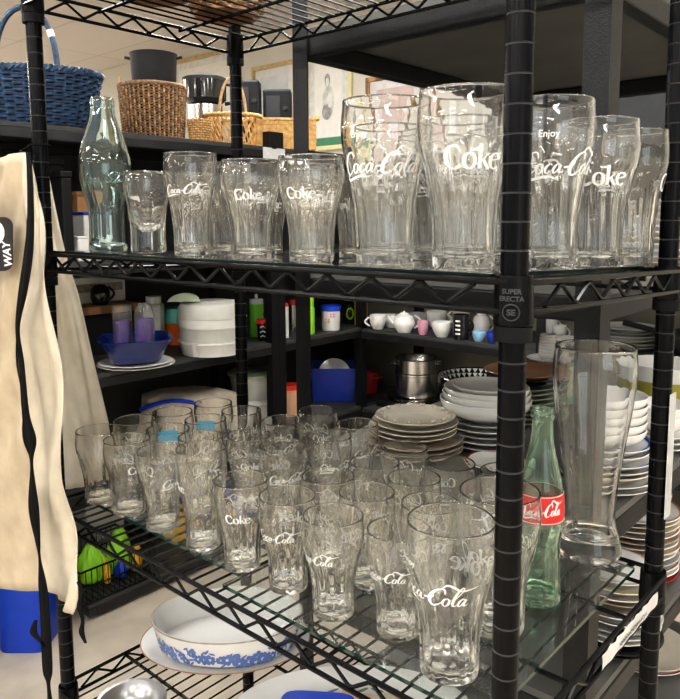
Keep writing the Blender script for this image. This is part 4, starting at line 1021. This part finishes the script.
# lower shelf of the left unit
ZL_ = LA[1]+.0005
def onlow(cx, y_, X_): p = at(cx, y_, X=X_); return p, px(1, p)
p, q = onlow(190, 402, -2.2)
mb = MB(); n = 40; pr = [(0, .0), (q*46, .0), (q*52, .06), (q*48, p.z+.03-ZL_), (q*30, p.z+.055-ZL_), (0, p.z+.045-ZL_)]
o = tag(obj('fabric_bag', MB().lathe(pr, 60, mod=lambda a, r, z: r*(1+.06*math.sin(5*a+z*30)+.03*math.sin(11*a-z*20)), sy=.55), M['bagc'], loc=(p.x, p.y, ZL_), rotz=RIA, angle=180), 'slumped beige fabric bag with a blue strap, low on the left aisle unit', 'bag')
obj('strap', MB().tube([(q*(-44+8*i), -q*(26-1.0*(i-4)**2*.35), p.z-ZL_-.01+.045*math.sin(PI*i/9)) for i in range(10)], .010, 6), M['bluepl'], o)
p, q = onlow(254, 399, -2.2); h = p.z-ZL_
t = thing('food_container', 'white plastic container with grey-green lid behind the back post', 'food container', (p.x, p.y, ZL_))
obj('tub', MB().lathe([(0, 0), (q*22, 0), (q*27, h), (q*31, h+.004), (q*27, h+.012), (0, h+.012)], 48), M['whitepl'], t)
z1 = at(252, 372, X=p.x).z-ZL_
obj('upper_tub', MB().lathe([(0, h+.013), (q*20, h+.013), (q*24, z1-.012), (0, z1-.012)], 48), M['frost'], t)
lid = obj('lid', MB().lathe([(0, z1-.011), (q*25.5, z1-.011), (q*25.5, z1), (q*20, z1+.012), (0, z1+.014)], 48), M['sage'], t)
p, q = onlow(290, 405, -2.15); 
t = thing('plastic_jar', 'small jar with pink body and red lid between the shelf posts', 'jar', (p.x, p.y, ZL_)); h = at(290, 384, X=p.x).z-ZL_
obj('jar_body', MB().lathe([(0, 0), (q*9, 0), (q*9, h*.85), (0, h*.85)], 28), M['peach'], t); obj('lid', MB().lathe([(q*9.5, h*.85+.001), (q*9.5, h), (0, h)], 28), M['redpl'], t)
# navy bin with dishes
p, q = onlow(334, 402, -2.24)
t = thing('storage_bin', 'navy blue plastic bin holding tilted plates, low in the shelf corner', 'bin', (p.x, p.y, ZL_), RIA)
hh = at(334, 371, X=-2.12).z-ZL_; a_, b_ = q*22, .12; mb = MB()
v = [(-a_*.9, -b_*.9, 0), (a_*.9, -b_*.9, 0), (a_*.9, b_*.9, 0), (-a_*.9, b_*.9, 0), (-a_, -b_, hh), (a_, -b_, hh), (a_, b_, hh), (-a_, b_, hh)]
k_ = .975; v += [(-a_*k_, -b_*k_, hh), (a_*k_, -b_*k_, hh), (a_*k_, b_*k_, hh), (-a_*k_, b_*k_, hh), (-a_*.87, -b_*.87, .006), (a_*.87, -b_*.87, .006), (a_*.87, b_*.87, .006), (-a_*.87, b_*.87, .006)]
mb.add(v, [(3, 2, 1, 0)]+[(i, (i+1) % 4, 4+(i+1) % 4, 4+i) for i in range(4)]+[(4+i, 4+(i+1) % 4, 8+(i+1) % 4, 8+i) for i in range(4)]+[(8+i, 8+(i+1) % 4, 12+(i+1) % 4, 12+i) for i in range(4)]+[(12, 13, 14, 15)])
obj('bin_body', mb, M['bluebin'], t, smooth=False, bevel=.004)
ph = RIA+.2; ti = math.radians(60); nv = Vector((math.sin(ti)*math.sin(ph), -math.sin(ti)*math.cos(ph), math.cos(ti)))
for i, (m, nm) in enumerate((('cream', 'cream'), ('yellow', 'yellow'), ('ceram', 'white'))):
    c = Vector((p.x, p.y, ZL_+max(.09, hh-.062)))+nv*(.022*(i-1))
    o = put('plate', cmesh('plate', q*16, .012, m), c, f'{nm} plate standing tilted in the navy bin', 'plate', 'plates in the navy bin')
    o.rotation_euler = (ti, 0, ph)
# red pots beside it
for cx, yt, kw_, Rp_, lab in ((353, 362, dict(X=-2.36), 12, 'dark red enamel pot half hidden behind the navy bin'), (370, 372, dict(Y=2.42), 9, 'smaller dark red pot at the inner shelf corner')):
    p = at(cx, 385, **kw_); q = px(1, p); h = at(cx, yt, **kw_).z-ZL_
    t = thing('enamel_pot', lab, 'pot', (p.x, p.y, ZL_)); R_ = q*Rp_*.9
    obj('pot_body', MB().lathe([(0, .002), (R_*.9, 0), (R_, .02), (R_, h), (R_*.95, h), (R_*.93, .02), (0, .01)], 44), M['redc'], t)
    for s in (-1, 1): obj('handle', MB().tube([(s*(R_*.97+.03*math.sin(PI*i/8)), -.035+.07*i/8, h*.8) for i in range(9)], .006, 6), M['redc'], t)

# ================================================================ CUPS AND POTS ALONG THE BACK WALL
def mugrow(cx, yb, w_, hh, m, name, label, cat, hang=None, X=None, shape='cup', foot=.6, grp='cups on the back shelf'):
    p = at(cx, yb, z=ZM_); y = max(p.y, 2.19); p = at(cx, 330, Y=y); q = px(1, p); R_ = q*w_/2; h = q*hh
    t = thing(name, label, cat, (p.x, y, ZM_), 0, grp)
    obj('cup_body' if shape == 'cup' else 'pot_body', MB().lathe(cup_prof(R_, h, foot, belly=R_*.08) if shape == 'cup' else [(0, .002), (R_*.6, 0), (R_*.98, h*.35), (R_, h*.5), (R_*.8, h*.8), (R_*.45, h*.9), (0, h*.9)], 36), M[m], t)
    if hang is not None: handle(R_, h, m, t, ang=RIA+hang)
    return t, R_, h
mugrow(378, 333, 17, 14, 'ceram', 'mug', 'wide white cup at the left of the back cup shelf', 'mug', PI)
t, R_, h = mugrow(404, 337, 22, 20, 'ceram', 'teapot', 'small white teapot beside the pink cup', 'teapot', 0, shape='pot')
obj('spout', MB().tube([(-R_*.8*math.cos(RIA), -R_*.8*math.sin(RIA), h*.35), (-R_*1.25*math.cos(RIA), -R_*1.25*math.sin(RIA), h*.6), (-R_*1.5*math.cos(RIA), -R_*1.5*math.sin(RIA), h*.85)], [.010, .007, .005], 8), M['ceram'], t)
obj('lid', MB().lathe([(R_*.47, h*.9+.0005), (R_*.3, h*.98), (R_*.1, h), (R_*.1, h*1.06), (0, h*1.08)], 24), M['ceram'], t)
mugrow(423, 339, 10.5, 14, 'pink', 'cup', 'little pink cup between white teapot and sugar bowl', 'cup', None, foot=.75)
t, R_, h = mugrow(442, 340, 20, 15, 'ceram', 'sugar_bowl', 'round white sugar bowl right of the pink cup', 'sugar bowl', None, foot=.55)
t, R_, h = mugrow(461, 343, 16, 25, 'blackc', 'mug', 'tall black mug with white bars', 'mug', 0, foot=.95)
mb = MB(); fa = facing(t.location.x, t.location.y)
for k in range(4):
    v = [((R_*1.06+.0012)*math.cos(fa+a), (R_*1.06+.0012)*math.sin(fa+a), h*z) for z in (.22+.17*k, .29+.17*k) for a in (-.7, -.55, -.4, -.25, -.1)]
    mb.add(v, [(i, i+1, i+6, i+5) for i in range(4)])
obj('printed_bars', mb, M['ceram'], t, smooth=False)
t, R_, h = mugrow(481, 336, 18, 24, 'ceram', 'teapot', 'tall white lidded jug behind the light blue cup', 'jug', 0, shape='pot')
obj('lid', MB().lathe([(R_*.5, h*.9+.0005), (R_*.4, h*1.0), (R_*.12, h*1.04), (R_*.14, h*1.1), (0, h*1.12)], 24), M['ceram'], t)
mugrow(479, 345, 13, 10, 'ltblue', 'cup', 'small light blue cup in front of the tall white jug', 'cup', None)
mugrow(492, 346, 11, 11, 'bluec', 'cup', 'small cobalt blue cup against the near post', 'cup', None)
mugrow(508, 340, 14, 22, 'ceram', 'creamer', 'white slender creamer hidden behind the near post', 'jug', PI, shape='pot')
for cx, yb, w_, hh, m, lab, hg in ((392, 327, 22, 12, 'ceram', 'wide white cup at the back, behind the teapot', 0), (417, 327, 20, 14, 'greyc', 'grey cup in the back row behind the pink cup', PI), (436, 327, 20, 16, 'ceram', 'white cup with handle in the back row behind the sugar bowl', 0), (461, 325, 17, 18, 'cream', 'cream mug in the back row behind the black mug', PI)):
    mugrow(cx, yb, w_, hh, m, 'mug', lab, 'mug', hg)
for i, (cx, yb, w_, hh, m, lab) in enumerate(((551, 334, 13, 16, 'ceram', 'white mug right of the green bottle\'s top, back shelf'), (560, 341, 13, 16, 'ceram', 'white mug left of the steel column, back shelf'))):
    mugrow(cx, yb, w_, hh, m, 'mug', lab, 'mug', 0)
p = at(547, 362, z=Z3+.07)
# white saucer tower near the green bottle, on the dish unit
p = at(547, 396, z=Z3); p = at(547, 362, Y=1.2); q = px(1, p)
st = [('bowl', q*9*(1-.02*i), .018, .0085, 'ceram', 'small white', None) for i in range(7)]
o = put('plate', cmesh('plate', q*26, .016, 'teal'), (p.x, 1.2, Z3+.0005), 'teal plate under the tower of small white bowls', 'plate')
tb = put('bowl', cmesh('bowl', q*22, .10, 'sage'), (p.x, 1.2, Z3+.008), 'sage green bowl under the tower of small white bowls', 'bowl')
o2 = put('plate', cmesh('plate', q*20, .012, 'ceram'), (p.x, 1.2, Z3+.112), 'white plate carrying the tower of small white bowls', 'plate')
stack(p.x, 1.2, Z3+.118, st, 'behind the green bottle', 'small white bowls', .0005)
# plates and pans on the back shelf at the right
for (cx, yb, R_, items, where) in ((628, 346, 36, [('ceram', 'white'), ('cream', 'cream'), ('ceram', 'white'), ('ceram', 'white'), ('greyc', 'grey'), ('ceram', 'white')], 'on the back shelf, right of the steel column'), (568, 349, 18, [('greyc', 'grey'), ('ceram', 'white')], 'on the back shelf, against the steel column')):
    p = at(cx, yb, z=ZM_); y = max(2.33, min(2.48, p.y)); p = at(cx, 340, Y=y); q = px(1, p)
    stack(p.x, y, ZM_, [('plate', q*R_*(1-.04*i), .02, .014, m, a, None) for i, (m, a) in enumerate(items)], where, 'back shelf plates', .006)
p = at(664, 345, Y=2.36); q = px(1, p)
t = thing('wok', 'dark steel wok on the back shelf, beside the right post', 'pan', (p.x+.20, 2.40, ZM_))
obj('pan_body', MB().lathe(bowl_prof(.19, .10, .4, .003), 56), M['greypl'], t); obj('handle', MB().tube([(-.18, -.05, .09), (-.27, -.09, .115), (-.34, -.11, .13)], .011, 8), M['blackpl'], t)
# cookware below the cups
p = at(416, 392, Y=2.36); q = px(1, p); hb_ = ZL_
t = thing('tray', 'round dark pan lids stacked under the steel stockpot', 'pan lid', (p.x, 2.36, ZL_))
zz = at(416, 393, Y=2.36).z
h0 = max(.03, zz-ZL_)
obj('box_base', MB().box(-q*30, -.14, 0, q*30, .14, h0-.03), M['blackpl'], t, smooth=False, bevel=.006)
obj('lid_disc', MB().lathe([(0, h0-.029), (q*31, h0-.029), (q*33, h0-.02), (q*31, h0-.012), (0, h0-.006)], 48, sy=.8), M['chrome'], t)
t['label'] = 'dark box topped by a steel tray, under the steel stockpot'; t['category'] = 'tray'
t = thing('stockpot', 'stainless steel stockpot with ring handles below the cup shelf', 'stockpot', (p.x, 2.36, ZL_+h0-.005)); R_ = q*20.5; h = at(416, 357, Y=2.34).z-zz
obj('pot_body', MB().lathe([(0, .002), (R_*.97, 0), (R_, .008), (R_, h*.55), (R_*1.04, h*.57), (R_*1.04, h*.62), (R_, h*.64), (R_*1.0, h*.97), (R_*1.05, h), (R_*1.0, h+.002), (R_*.95, h*.97), (R_*.95, .012), (0, .010)], 56), M['steel'], t)
for s in (-1, 1):
    c = RIA+(0 if s > 0 else PI)
    obj('handle', MB().tube([((R_*1.0+.035*math.sin(PI*i/8))*math.cos(c)-math.sin(c)*(.04-.08*i/8), (R_*1.0+.035*math.sin(PI*i/8))*math.sin(c)+math.cos(c)*(.04-.08*i/8), h*.86) for i in range(9)], .006, 7), M['chrome'], t)
# dark totes on top of the back unit
for cx, wd, hh, lab in ((560, .36, .34, 'dark grey tote on top of the back unit, behind the tall glasses'), (668, .44, .36, 'black tote on top of the back unit, near the right post')):
    p = at(cx, 150, Y=2.4); t = thing('storage_tote', lab, 'tote', (p.x, 2.415, LA[4]+.0005))
    obj('tote_body', MB().box(-wd/2, -.18, 0, wd/2, .18, hh-.04), M['greypl'], t, smooth=False, bevel=.015); obj('lid', MB().box(-wd/2-.012, -.192, hh-.0395, wd/2+.012, .192, hh), M['blackpl'], t, smooth=False, bevel=.008)
# boxes on the upper-middle shelf of the left unit (seen between the bottle and the apron)
ZU_ = LA[3]+.0005
for (xa, xb, ya_, yb_, X_, m, lab) in ((56, 66, 172, 245, -2.06, 'blackpl', 'narrow black upright box behind the aqua bottle, left unit'), (70, 105, 236, 256, -2.07, 'whitepl', 'low white box low behind the aqua bottle, left unit'), (70, 90, 192, 212, -2.36, 'wood', 'brown wooden box behind the aqua bottle, left unit'), (76, 96, 212, 232, -2.21, 'whitepl', 'white carton with blue band behind the aqua bottle'), (24, 58, 158, 200, -2.40, 'greypl', 'dark grey box at the back, left of the aqua bottle'),
                                   (120, 190, 180, 250, -2.36, 'blackpl', 'black box behind the small thick-bottomed glass'), (196, 262, 190, 250, -2.36, 'greypl', 'charcoal box behind the short soda glasses')):
    a, b = at(xa, yb_, X=X_), at(xb, yb_, X=X_); h = max(.06, at((xa+xb)/2, ya_, X=X_).z-ZU_); wd = abs(b.y-a.y)/2
    t = thing('storage_box', lab, 'box', (X_, (a.y+b.y)/2, ZU_))
    obj('box_body', MB().box(-.06, -wd, 0, .06, wd, h*.93), M[m], t, smooth=False, bevel=.005); obj('lid', MB().box(-.063, -wd-.003, h*.93+.0005, .063, wd+.003, h), M['bluepl' if 'blue band' in lab else m], t, smooth=False, bevel=.004)

# ================================================================ BASKET OF GREEN BAGS ON THE BASE SHELF, BINS ON THE FLOOR
ZB_ = LA[0]+.0005
a, b = at(76, 606, X=-2.05), at(150, 585, X=-2.05); yc = (a.y+b.y)/2; wd = abs(b.y-a.y)/2; hw = .13
t = thing('wire_basket', 'black wire basket full of bright green bags on the unit\'s base', 'wire basket', (-2.15, yc, ZB_))
mb = MB()
for z in (.003, hw*.5, hw): mb.tube([(-.14, -wd, z), (.14, -wd, z), (.14, wd, z), (-.14, wd, z)], .003 if z < hw else .0045, 6, True)
for i in range(15):
    yy = -wd+2*wd*i/14; mb.tube([(.14, yy, hw), (.14, yy, .003), (-.14, yy, .003), (-.14, yy, hw)], .0018, 5)
for i in range(1, 8):
    xx = -.14+.28*i/8
    for s in (-1, 1): mb.tube([(xx, s*wd, hw), (xx, s*wd, .003)], .0018, 5)
obj('wire_frame', mb, M['epoxy'], t)
def bag(name, label, loc, R_, h, m, seed, rot=0):
    rnd = random.Random(seed); ph = [rnd.uniform(0, 6) for _ in range(4)]
    pr = [(0, .0), (R_*.8, .004), (R_, h*.3), (R_*.92, h*.6), (R_*.55, h*.85), (R_*.3, h), (0, h*.97)]
    P = [(r, z) for z, r, _ in spline([(z, r, 0) for r, z in pr], 4)]; P = [(max(0, r), z) for r, z in P]; P[0] = (0, 0); P[-1] = (0, P[-1][1])
    return tag(obj(name, MB().lathe(P, 56, mod=lambda a, r, z: r*(1+.10*math.sin(3*a+ph[0]+z*20)+.06*math.sin(7*a+ph[1]-z*35)+.055*math.sin(13*a+ph[2]+z*60)+.03*math.sin(23*a-z*110)), sy=.7), M[m], loc=loc, rotz=rot, angle=180), label, 'bag', 'bags in the wire basket')
for cx, cy, R_, h, m, lab, sd in ((92, 590, .052, .15, 'lime', 'crumpled bright green bag at the left of the wire basket', 1), (124, 576, .056, .17, 'lime', 'crumpled bright green bag at the right of the wire basket', 2), (108, 597, .016, .10, 'yellow', 'small yellow bag between the green bags in the wire basket', 3), (146, 570, .022, .11, 'yellow', 'yellow-orange bag at the right end of the wire basket', 5), (122, 592, .024, .07, 'bluepl', 'small blue packet at the front of the wire basket', 4)):
    p = at(cx, cy, X=-2.09 if m != 'lime' else -2.15); bag('crumpled_bag', lab, (p.x, max(yc-wd+R_*1.25, min(yc+wd-R_*1.25, p.y)), ZB_+.006), R_, h, m, sd, sd)
for (cx, w_, X_, h, m1, m2, lab) in ((98, 40, -2.38, .24, 'whitepl', 'whitepl', 'white lidded tub behind the wire basket of green bags'), (176, 30, -2.26, .20, 'yellow', 'bluepl', 'yellow box with blue lid on the unit\'s base, right of the wire basket'), (208, 26, -2.26, .25, 'bluepl', 'yellow', 'blue box with yellow lid on the unit\'s base, below the drinking glasses')):
    p = at(cx, 560, X=X_); q = px(1, p); t = thing('storage_box', lab, 'box', (X_, p.y, ZB_), PI/2)
    obj('box_body', MB().box(-q*w_/2, -.08, 0, q*w_/2, .08, h*.85), M[m1], t, smooth=False, bevel=.006); obj('lid', MB().box(-q*w_/2-.004, -.084, h*.85+.0005, q*w_/2+.004, .084, h), M[m2], t, smooth=False, bevel=.006)
def bin_(name, label, cx, cy, w_, h, m, cat):
    p = at(cx, cy, z=.0); q = px(1, p); a_ = q*w_/2
    t = thing(name, label, cat, (p.x, p.y, .0005), RIA)
    def se(a, r, z): c, s = math.cos(a), math.sin(a); return r/((abs(c)**6+abs(s)**6)**(1/6))
    obj('bin_body', MB().lathe([(0, .002), (a_*.82, 0), (a_*.85, .01), (a_*.98, h-.02), (a_*1.05, h-.018), (a_*1.05, h), (a_*.97, h), (a_*.83, .012), (0, .010)], 72, mod=se), M[m], t)
    return t
bin_('recycling_bin', 'royal blue plastic bin on the floor behind the apron', 31, 640, 54, .42, 'bluepl', 'bin')
bin_('plastic_tub', 'translucent grey plastic tub on the floor at the left edge', -14, 632, 46, .27, 'frost', 'tub')

# ================================================================ DISHES ON THE RACK'S BOTTOM SHELF
ZR = ZS['B']+.0006
p = at(131, 702, z=ZR+.035); q = px(1, p)
t = thing('mixing_bowl', 'polished steel mixing bowl on the bottom wire shelf', 'bowl', (p.x, p.y, ZR))
R_ = q*34
obj('bowl_body', MB().lathe([(0, .001), (R_*.45, 0), (R_*.5, .002), (R_*.8, R_*.3), (R_*.95, R_*.62), (R_*1.03, R_*.64), (R_*1.03, R_*.66), (R_*.93, R_*.65), (R_*.78, R_*.31), (R_*.47, .005), (0, .004)], 64), M['bowlsteel'], t)
# platter with casserole
p = at(226, 645, z=ZR); q = px(1, p); A_ = q*84; B_ = A_*.70
o = tag(obj('platter', MB().lathe(plate_prof(A_, .016, .7), 72, sy=.70), M['ceram'], loc=(p.x, p.y, ZR), rotz=RIA), 'white oval platter with a thin brown rim under the blue-flowered dish', 'platter')
mb = MB(); mb.tube([(A_*.995*math.cos(2*PI*i/72), A_*.995*math.sin(2*PI*i/72)*.70, .0165) for i in range(72)], .0013, 6, True); obj('brown_rim', mb, M['brown'], o)
zc = ZR+.0105; p2 = at(228, 643.5, z=zc); A2 = q*74; hc = .062
def ov(a, r, z): return r
cp = [(0, .003), (A2*.76, 0), (A2*.82, .004), (A2*.90, .010), (A2*.97, hc*.8), (A2*1.0, hc), (A2*.985, hc+.003), (A2*.95, hc*.85), (A2*.87, .012), (0, .008)]
o = tag(obj('casserole_dish', MB().lathe(cp, 80, sy=.68), M['ceram'], loc=(p2.x, p2.y, zc), rotz=RIA), 'oval white baking dish painted with blue flowers, bottom wire shelf', 'baking dish')
mb = MB(); rnd = random.Random(5)
def wallpt(a, z, e=.0009):
    r = A2*(.90+.07*min(1, (z-.006)/(hc*.8-.006)))+e if z < hc*.8 else A2*.97+e+A2*.03*(z-hc*.8)/(hc*.2); return (r*math.cos(a), r*math.sin(a)*.68, z)
for i in range(64):
    a = 2*PI*i/64+rnd.uniform(-.04, .04); z = rnd.choice((.018, .026, .036)); s = rnd.uniform(.006, .010)
    for k in range(5):
        b = 2*PI*k/5+i; ca, cz = a+s*.9*math.cos(b)/A2, z+s*.9*math.sin(b)
        mb.add([wallpt(ca+s*.62*math.cos(u)/A2, max(.008, min(hc*.78, cz+s*.62*math.sin(u)))) for u in [2*PI*j/8 for j in range(8)]], [tuple(range(8))])
    for k in range(3):
        ca = a+rnd.uniform(-.09, .09); cz = rnd.uniform(.012, .046); th = rnd.uniform(0, 3)
        mb.add([wallpt(ca+(.007*math.cos(u)*math.cos(th)-.0022*math.sin(u)*math.sin(th))/A2, max(.008, min(hc*.78, cz+.007*math.cos(u)*math.sin(th)+.0022*math.sin(u)*math.cos(th)))) for u in [2*PI*j/8 for j in range(8)]], [tuple(range(8))])
obj('painted_flowers', mb, M['flower'], o, smooth=False)
mb = MB(); mb.tube([(A2*math.cos(2*PI*i/72), A2*math.sin(2*PI*i/72)*.68, hc+.001) for i in range(72)], .0014, 6, True); obj('brown_rim', mb, M['tan'], o)
# large platter in front
p = at(352, 724, z=ZR); q = px(1, p); A_ = q*122; B_ = .62
o = tag(obj('platter', MB().lathe(plate_prof(A_, .022, .72), 80, sy=B_), M['ceram'], loc=(p.x, max(p.y, .085+0*A_), ZR), rotz=RIA), 'large white oval platter with a fruit and leaf print, bottom wire shelf', 'platter')
mb = MB(); rnd = random.Random(9)
def flat(x, y, ln, wd, th, m, z=.0072): mb.add([(x+ln*math.cos(u)*math.cos(th)-wd*math.sin(u)*math.sin(th), y+ln*math.cos(u)*math.sin(th)+wd*math.sin(u)*math.cos(th), z) for u in [2*PI*j/12 for j in range(12)]], [tuple(range(12))], m)
for i in range(16):
    flat(-A_*.30+A_*.045*i+rnd.uniform(-.01, .01), A_*.29+rnd.uniform(-.014, .014), .014, .011, rnd.uniform(0, 3), i % 2, .0073+.0001*i)
for i in range(12): flat(-A_*.36+A_*.065*i, A_*.29+rnd.uniform(.010, .022)*(1 if i % 2 else -1), .013, .0035, rnd.uniform(-.6, .6), 2, .0072)
obj('fruit_print', mb, [M['peach'], M['cream'], M['leafp']], o, smooth=False)
p = at(318, 712, z=ZR+.012); q = px(1, p)
o = tag(obj('spatula', MB().lathe([(0, 0), (q*36, 0), (q*38, .004), (q*36, .008), (0, .009)], 48, mod=lambda a, r, z: r/((abs(math.cos(a))**4+abs(math.sin(a))**4)**.25), sy=.42), M['bluepl'], loc=(p.x, p.y, ZR+.024), rotz=RIA-.1), 'flat rounded royal blue plastic dish lying on the large platter', 'dish'); o.name = 'plastic_dish'
# ================================================================ PICTURES ON THE BACK WALL
def frame(cx0, cy0, cx1, cy1, fm, pm_, label, fig=False, band=None):
    a, b = at(cx0, cy0, Y=WB-.015), at(cx1, cy1, Y=WB-.015); W, h = abs(b.x-a.x), abs(a.z-b.z)
    t = thing('framed_picture', label, 'picture', ((a.x+b.x)/2, WB-.001, (a.z+b.z)/2)); w2, h2, e = W/2, h/2, .028
    mb = MB()
    for q in ((-w2, -h2, w2, -h2+e), (-w2, h2-e, w2, h2), (-w2, -h2+e, -w2+e, h2-e), (w2-e, -h2+e, w2, h2-e)): mb.box(q[0], -.022, q[1], q[2], 0, q[3])
    obj('frame', mb, M[fm], t, smooth=False, bevel=.003)
    obj('mat_board', MB().box(-w2+e, -.010, -h2+e, w2-e, -.004, h2-e), M['paper'], t, smooth=False)
    iw, ih = w2-e-.05, h2-e-.05
    pic = obj('print', MB().box(-iw, -.012, -ih, iw, -.0102, ih), M[pm_], t, smooth=False)
    if fig:
        mb = MB()
        def el(x, z, rx, rz, m): mb.add([(x+rx*math.cos(u), -.0125-.0002*m, z+rz*math.sin(u)) for u in [2*PI*j/24 for j in range(24)]], [tuple(range(24))], m)
        el(0, -.02*1, iw*.42, ih*.42, 0); el(-iw*.05, ih*.45, iw*.20, ih*.17, 1); el(-iw*.05, ih*.40, iw*.12, ih*.11, 2); el(iw*.12, -ih*.05, iw*.18, ih*.20, 2); el(-iw*.1, -ih*.35, iw*.36, ih*.2, 1)
        obj('sketched_figure', mb, [M['sk1'], M['sk2'], M['sk3']], pic, smooth=False)
    if band: obj('lower_band', MB().box(-w2+e, -.011, -h2+e, w2-e, -.0102, -h2+e+.05), M[band], t, smooth=False)
    return t
M['sk1'] = mat('light pencil', (.55, .54, .50), .9, var=.25, scale=25); M['sk2'] = mat('dark pencil', (.30, .29, .27), .9, var=.3, scale=40); M['sk3'] = mat('pale pencil', (.66, .64, .60), .9, var=.1, scale=30)
M['pale'] = mat('drawing paper', (.70, .68, .62), .9, var=.05, scale=20); M['pinkp'] = mat('dusty pink print', (.52, .40, .36), .6, var=.2, scale=6)
M['blueish'] = mat('grey landscape print', (.50, .52, .52), .5, var=.3, scale=5)
frame(305, 50, 352, 148, 'palef', 'pale', 'framed pencil drawing of a seated figure with green lower band', True, 'greenf')
frame(366, 78, 424, 165, 'wood', 'pinkp', 'brown-framed dusty pink picture behind the large glasses')
frame(252, 68, 297, 130, 'gold', 'blueish', 'gold-framed picture partly behind the steel column on the back wall')
frame(172, 62, 240, 120, 'gold', 'pale', 'long gold-framed picture farther left on the back wall')
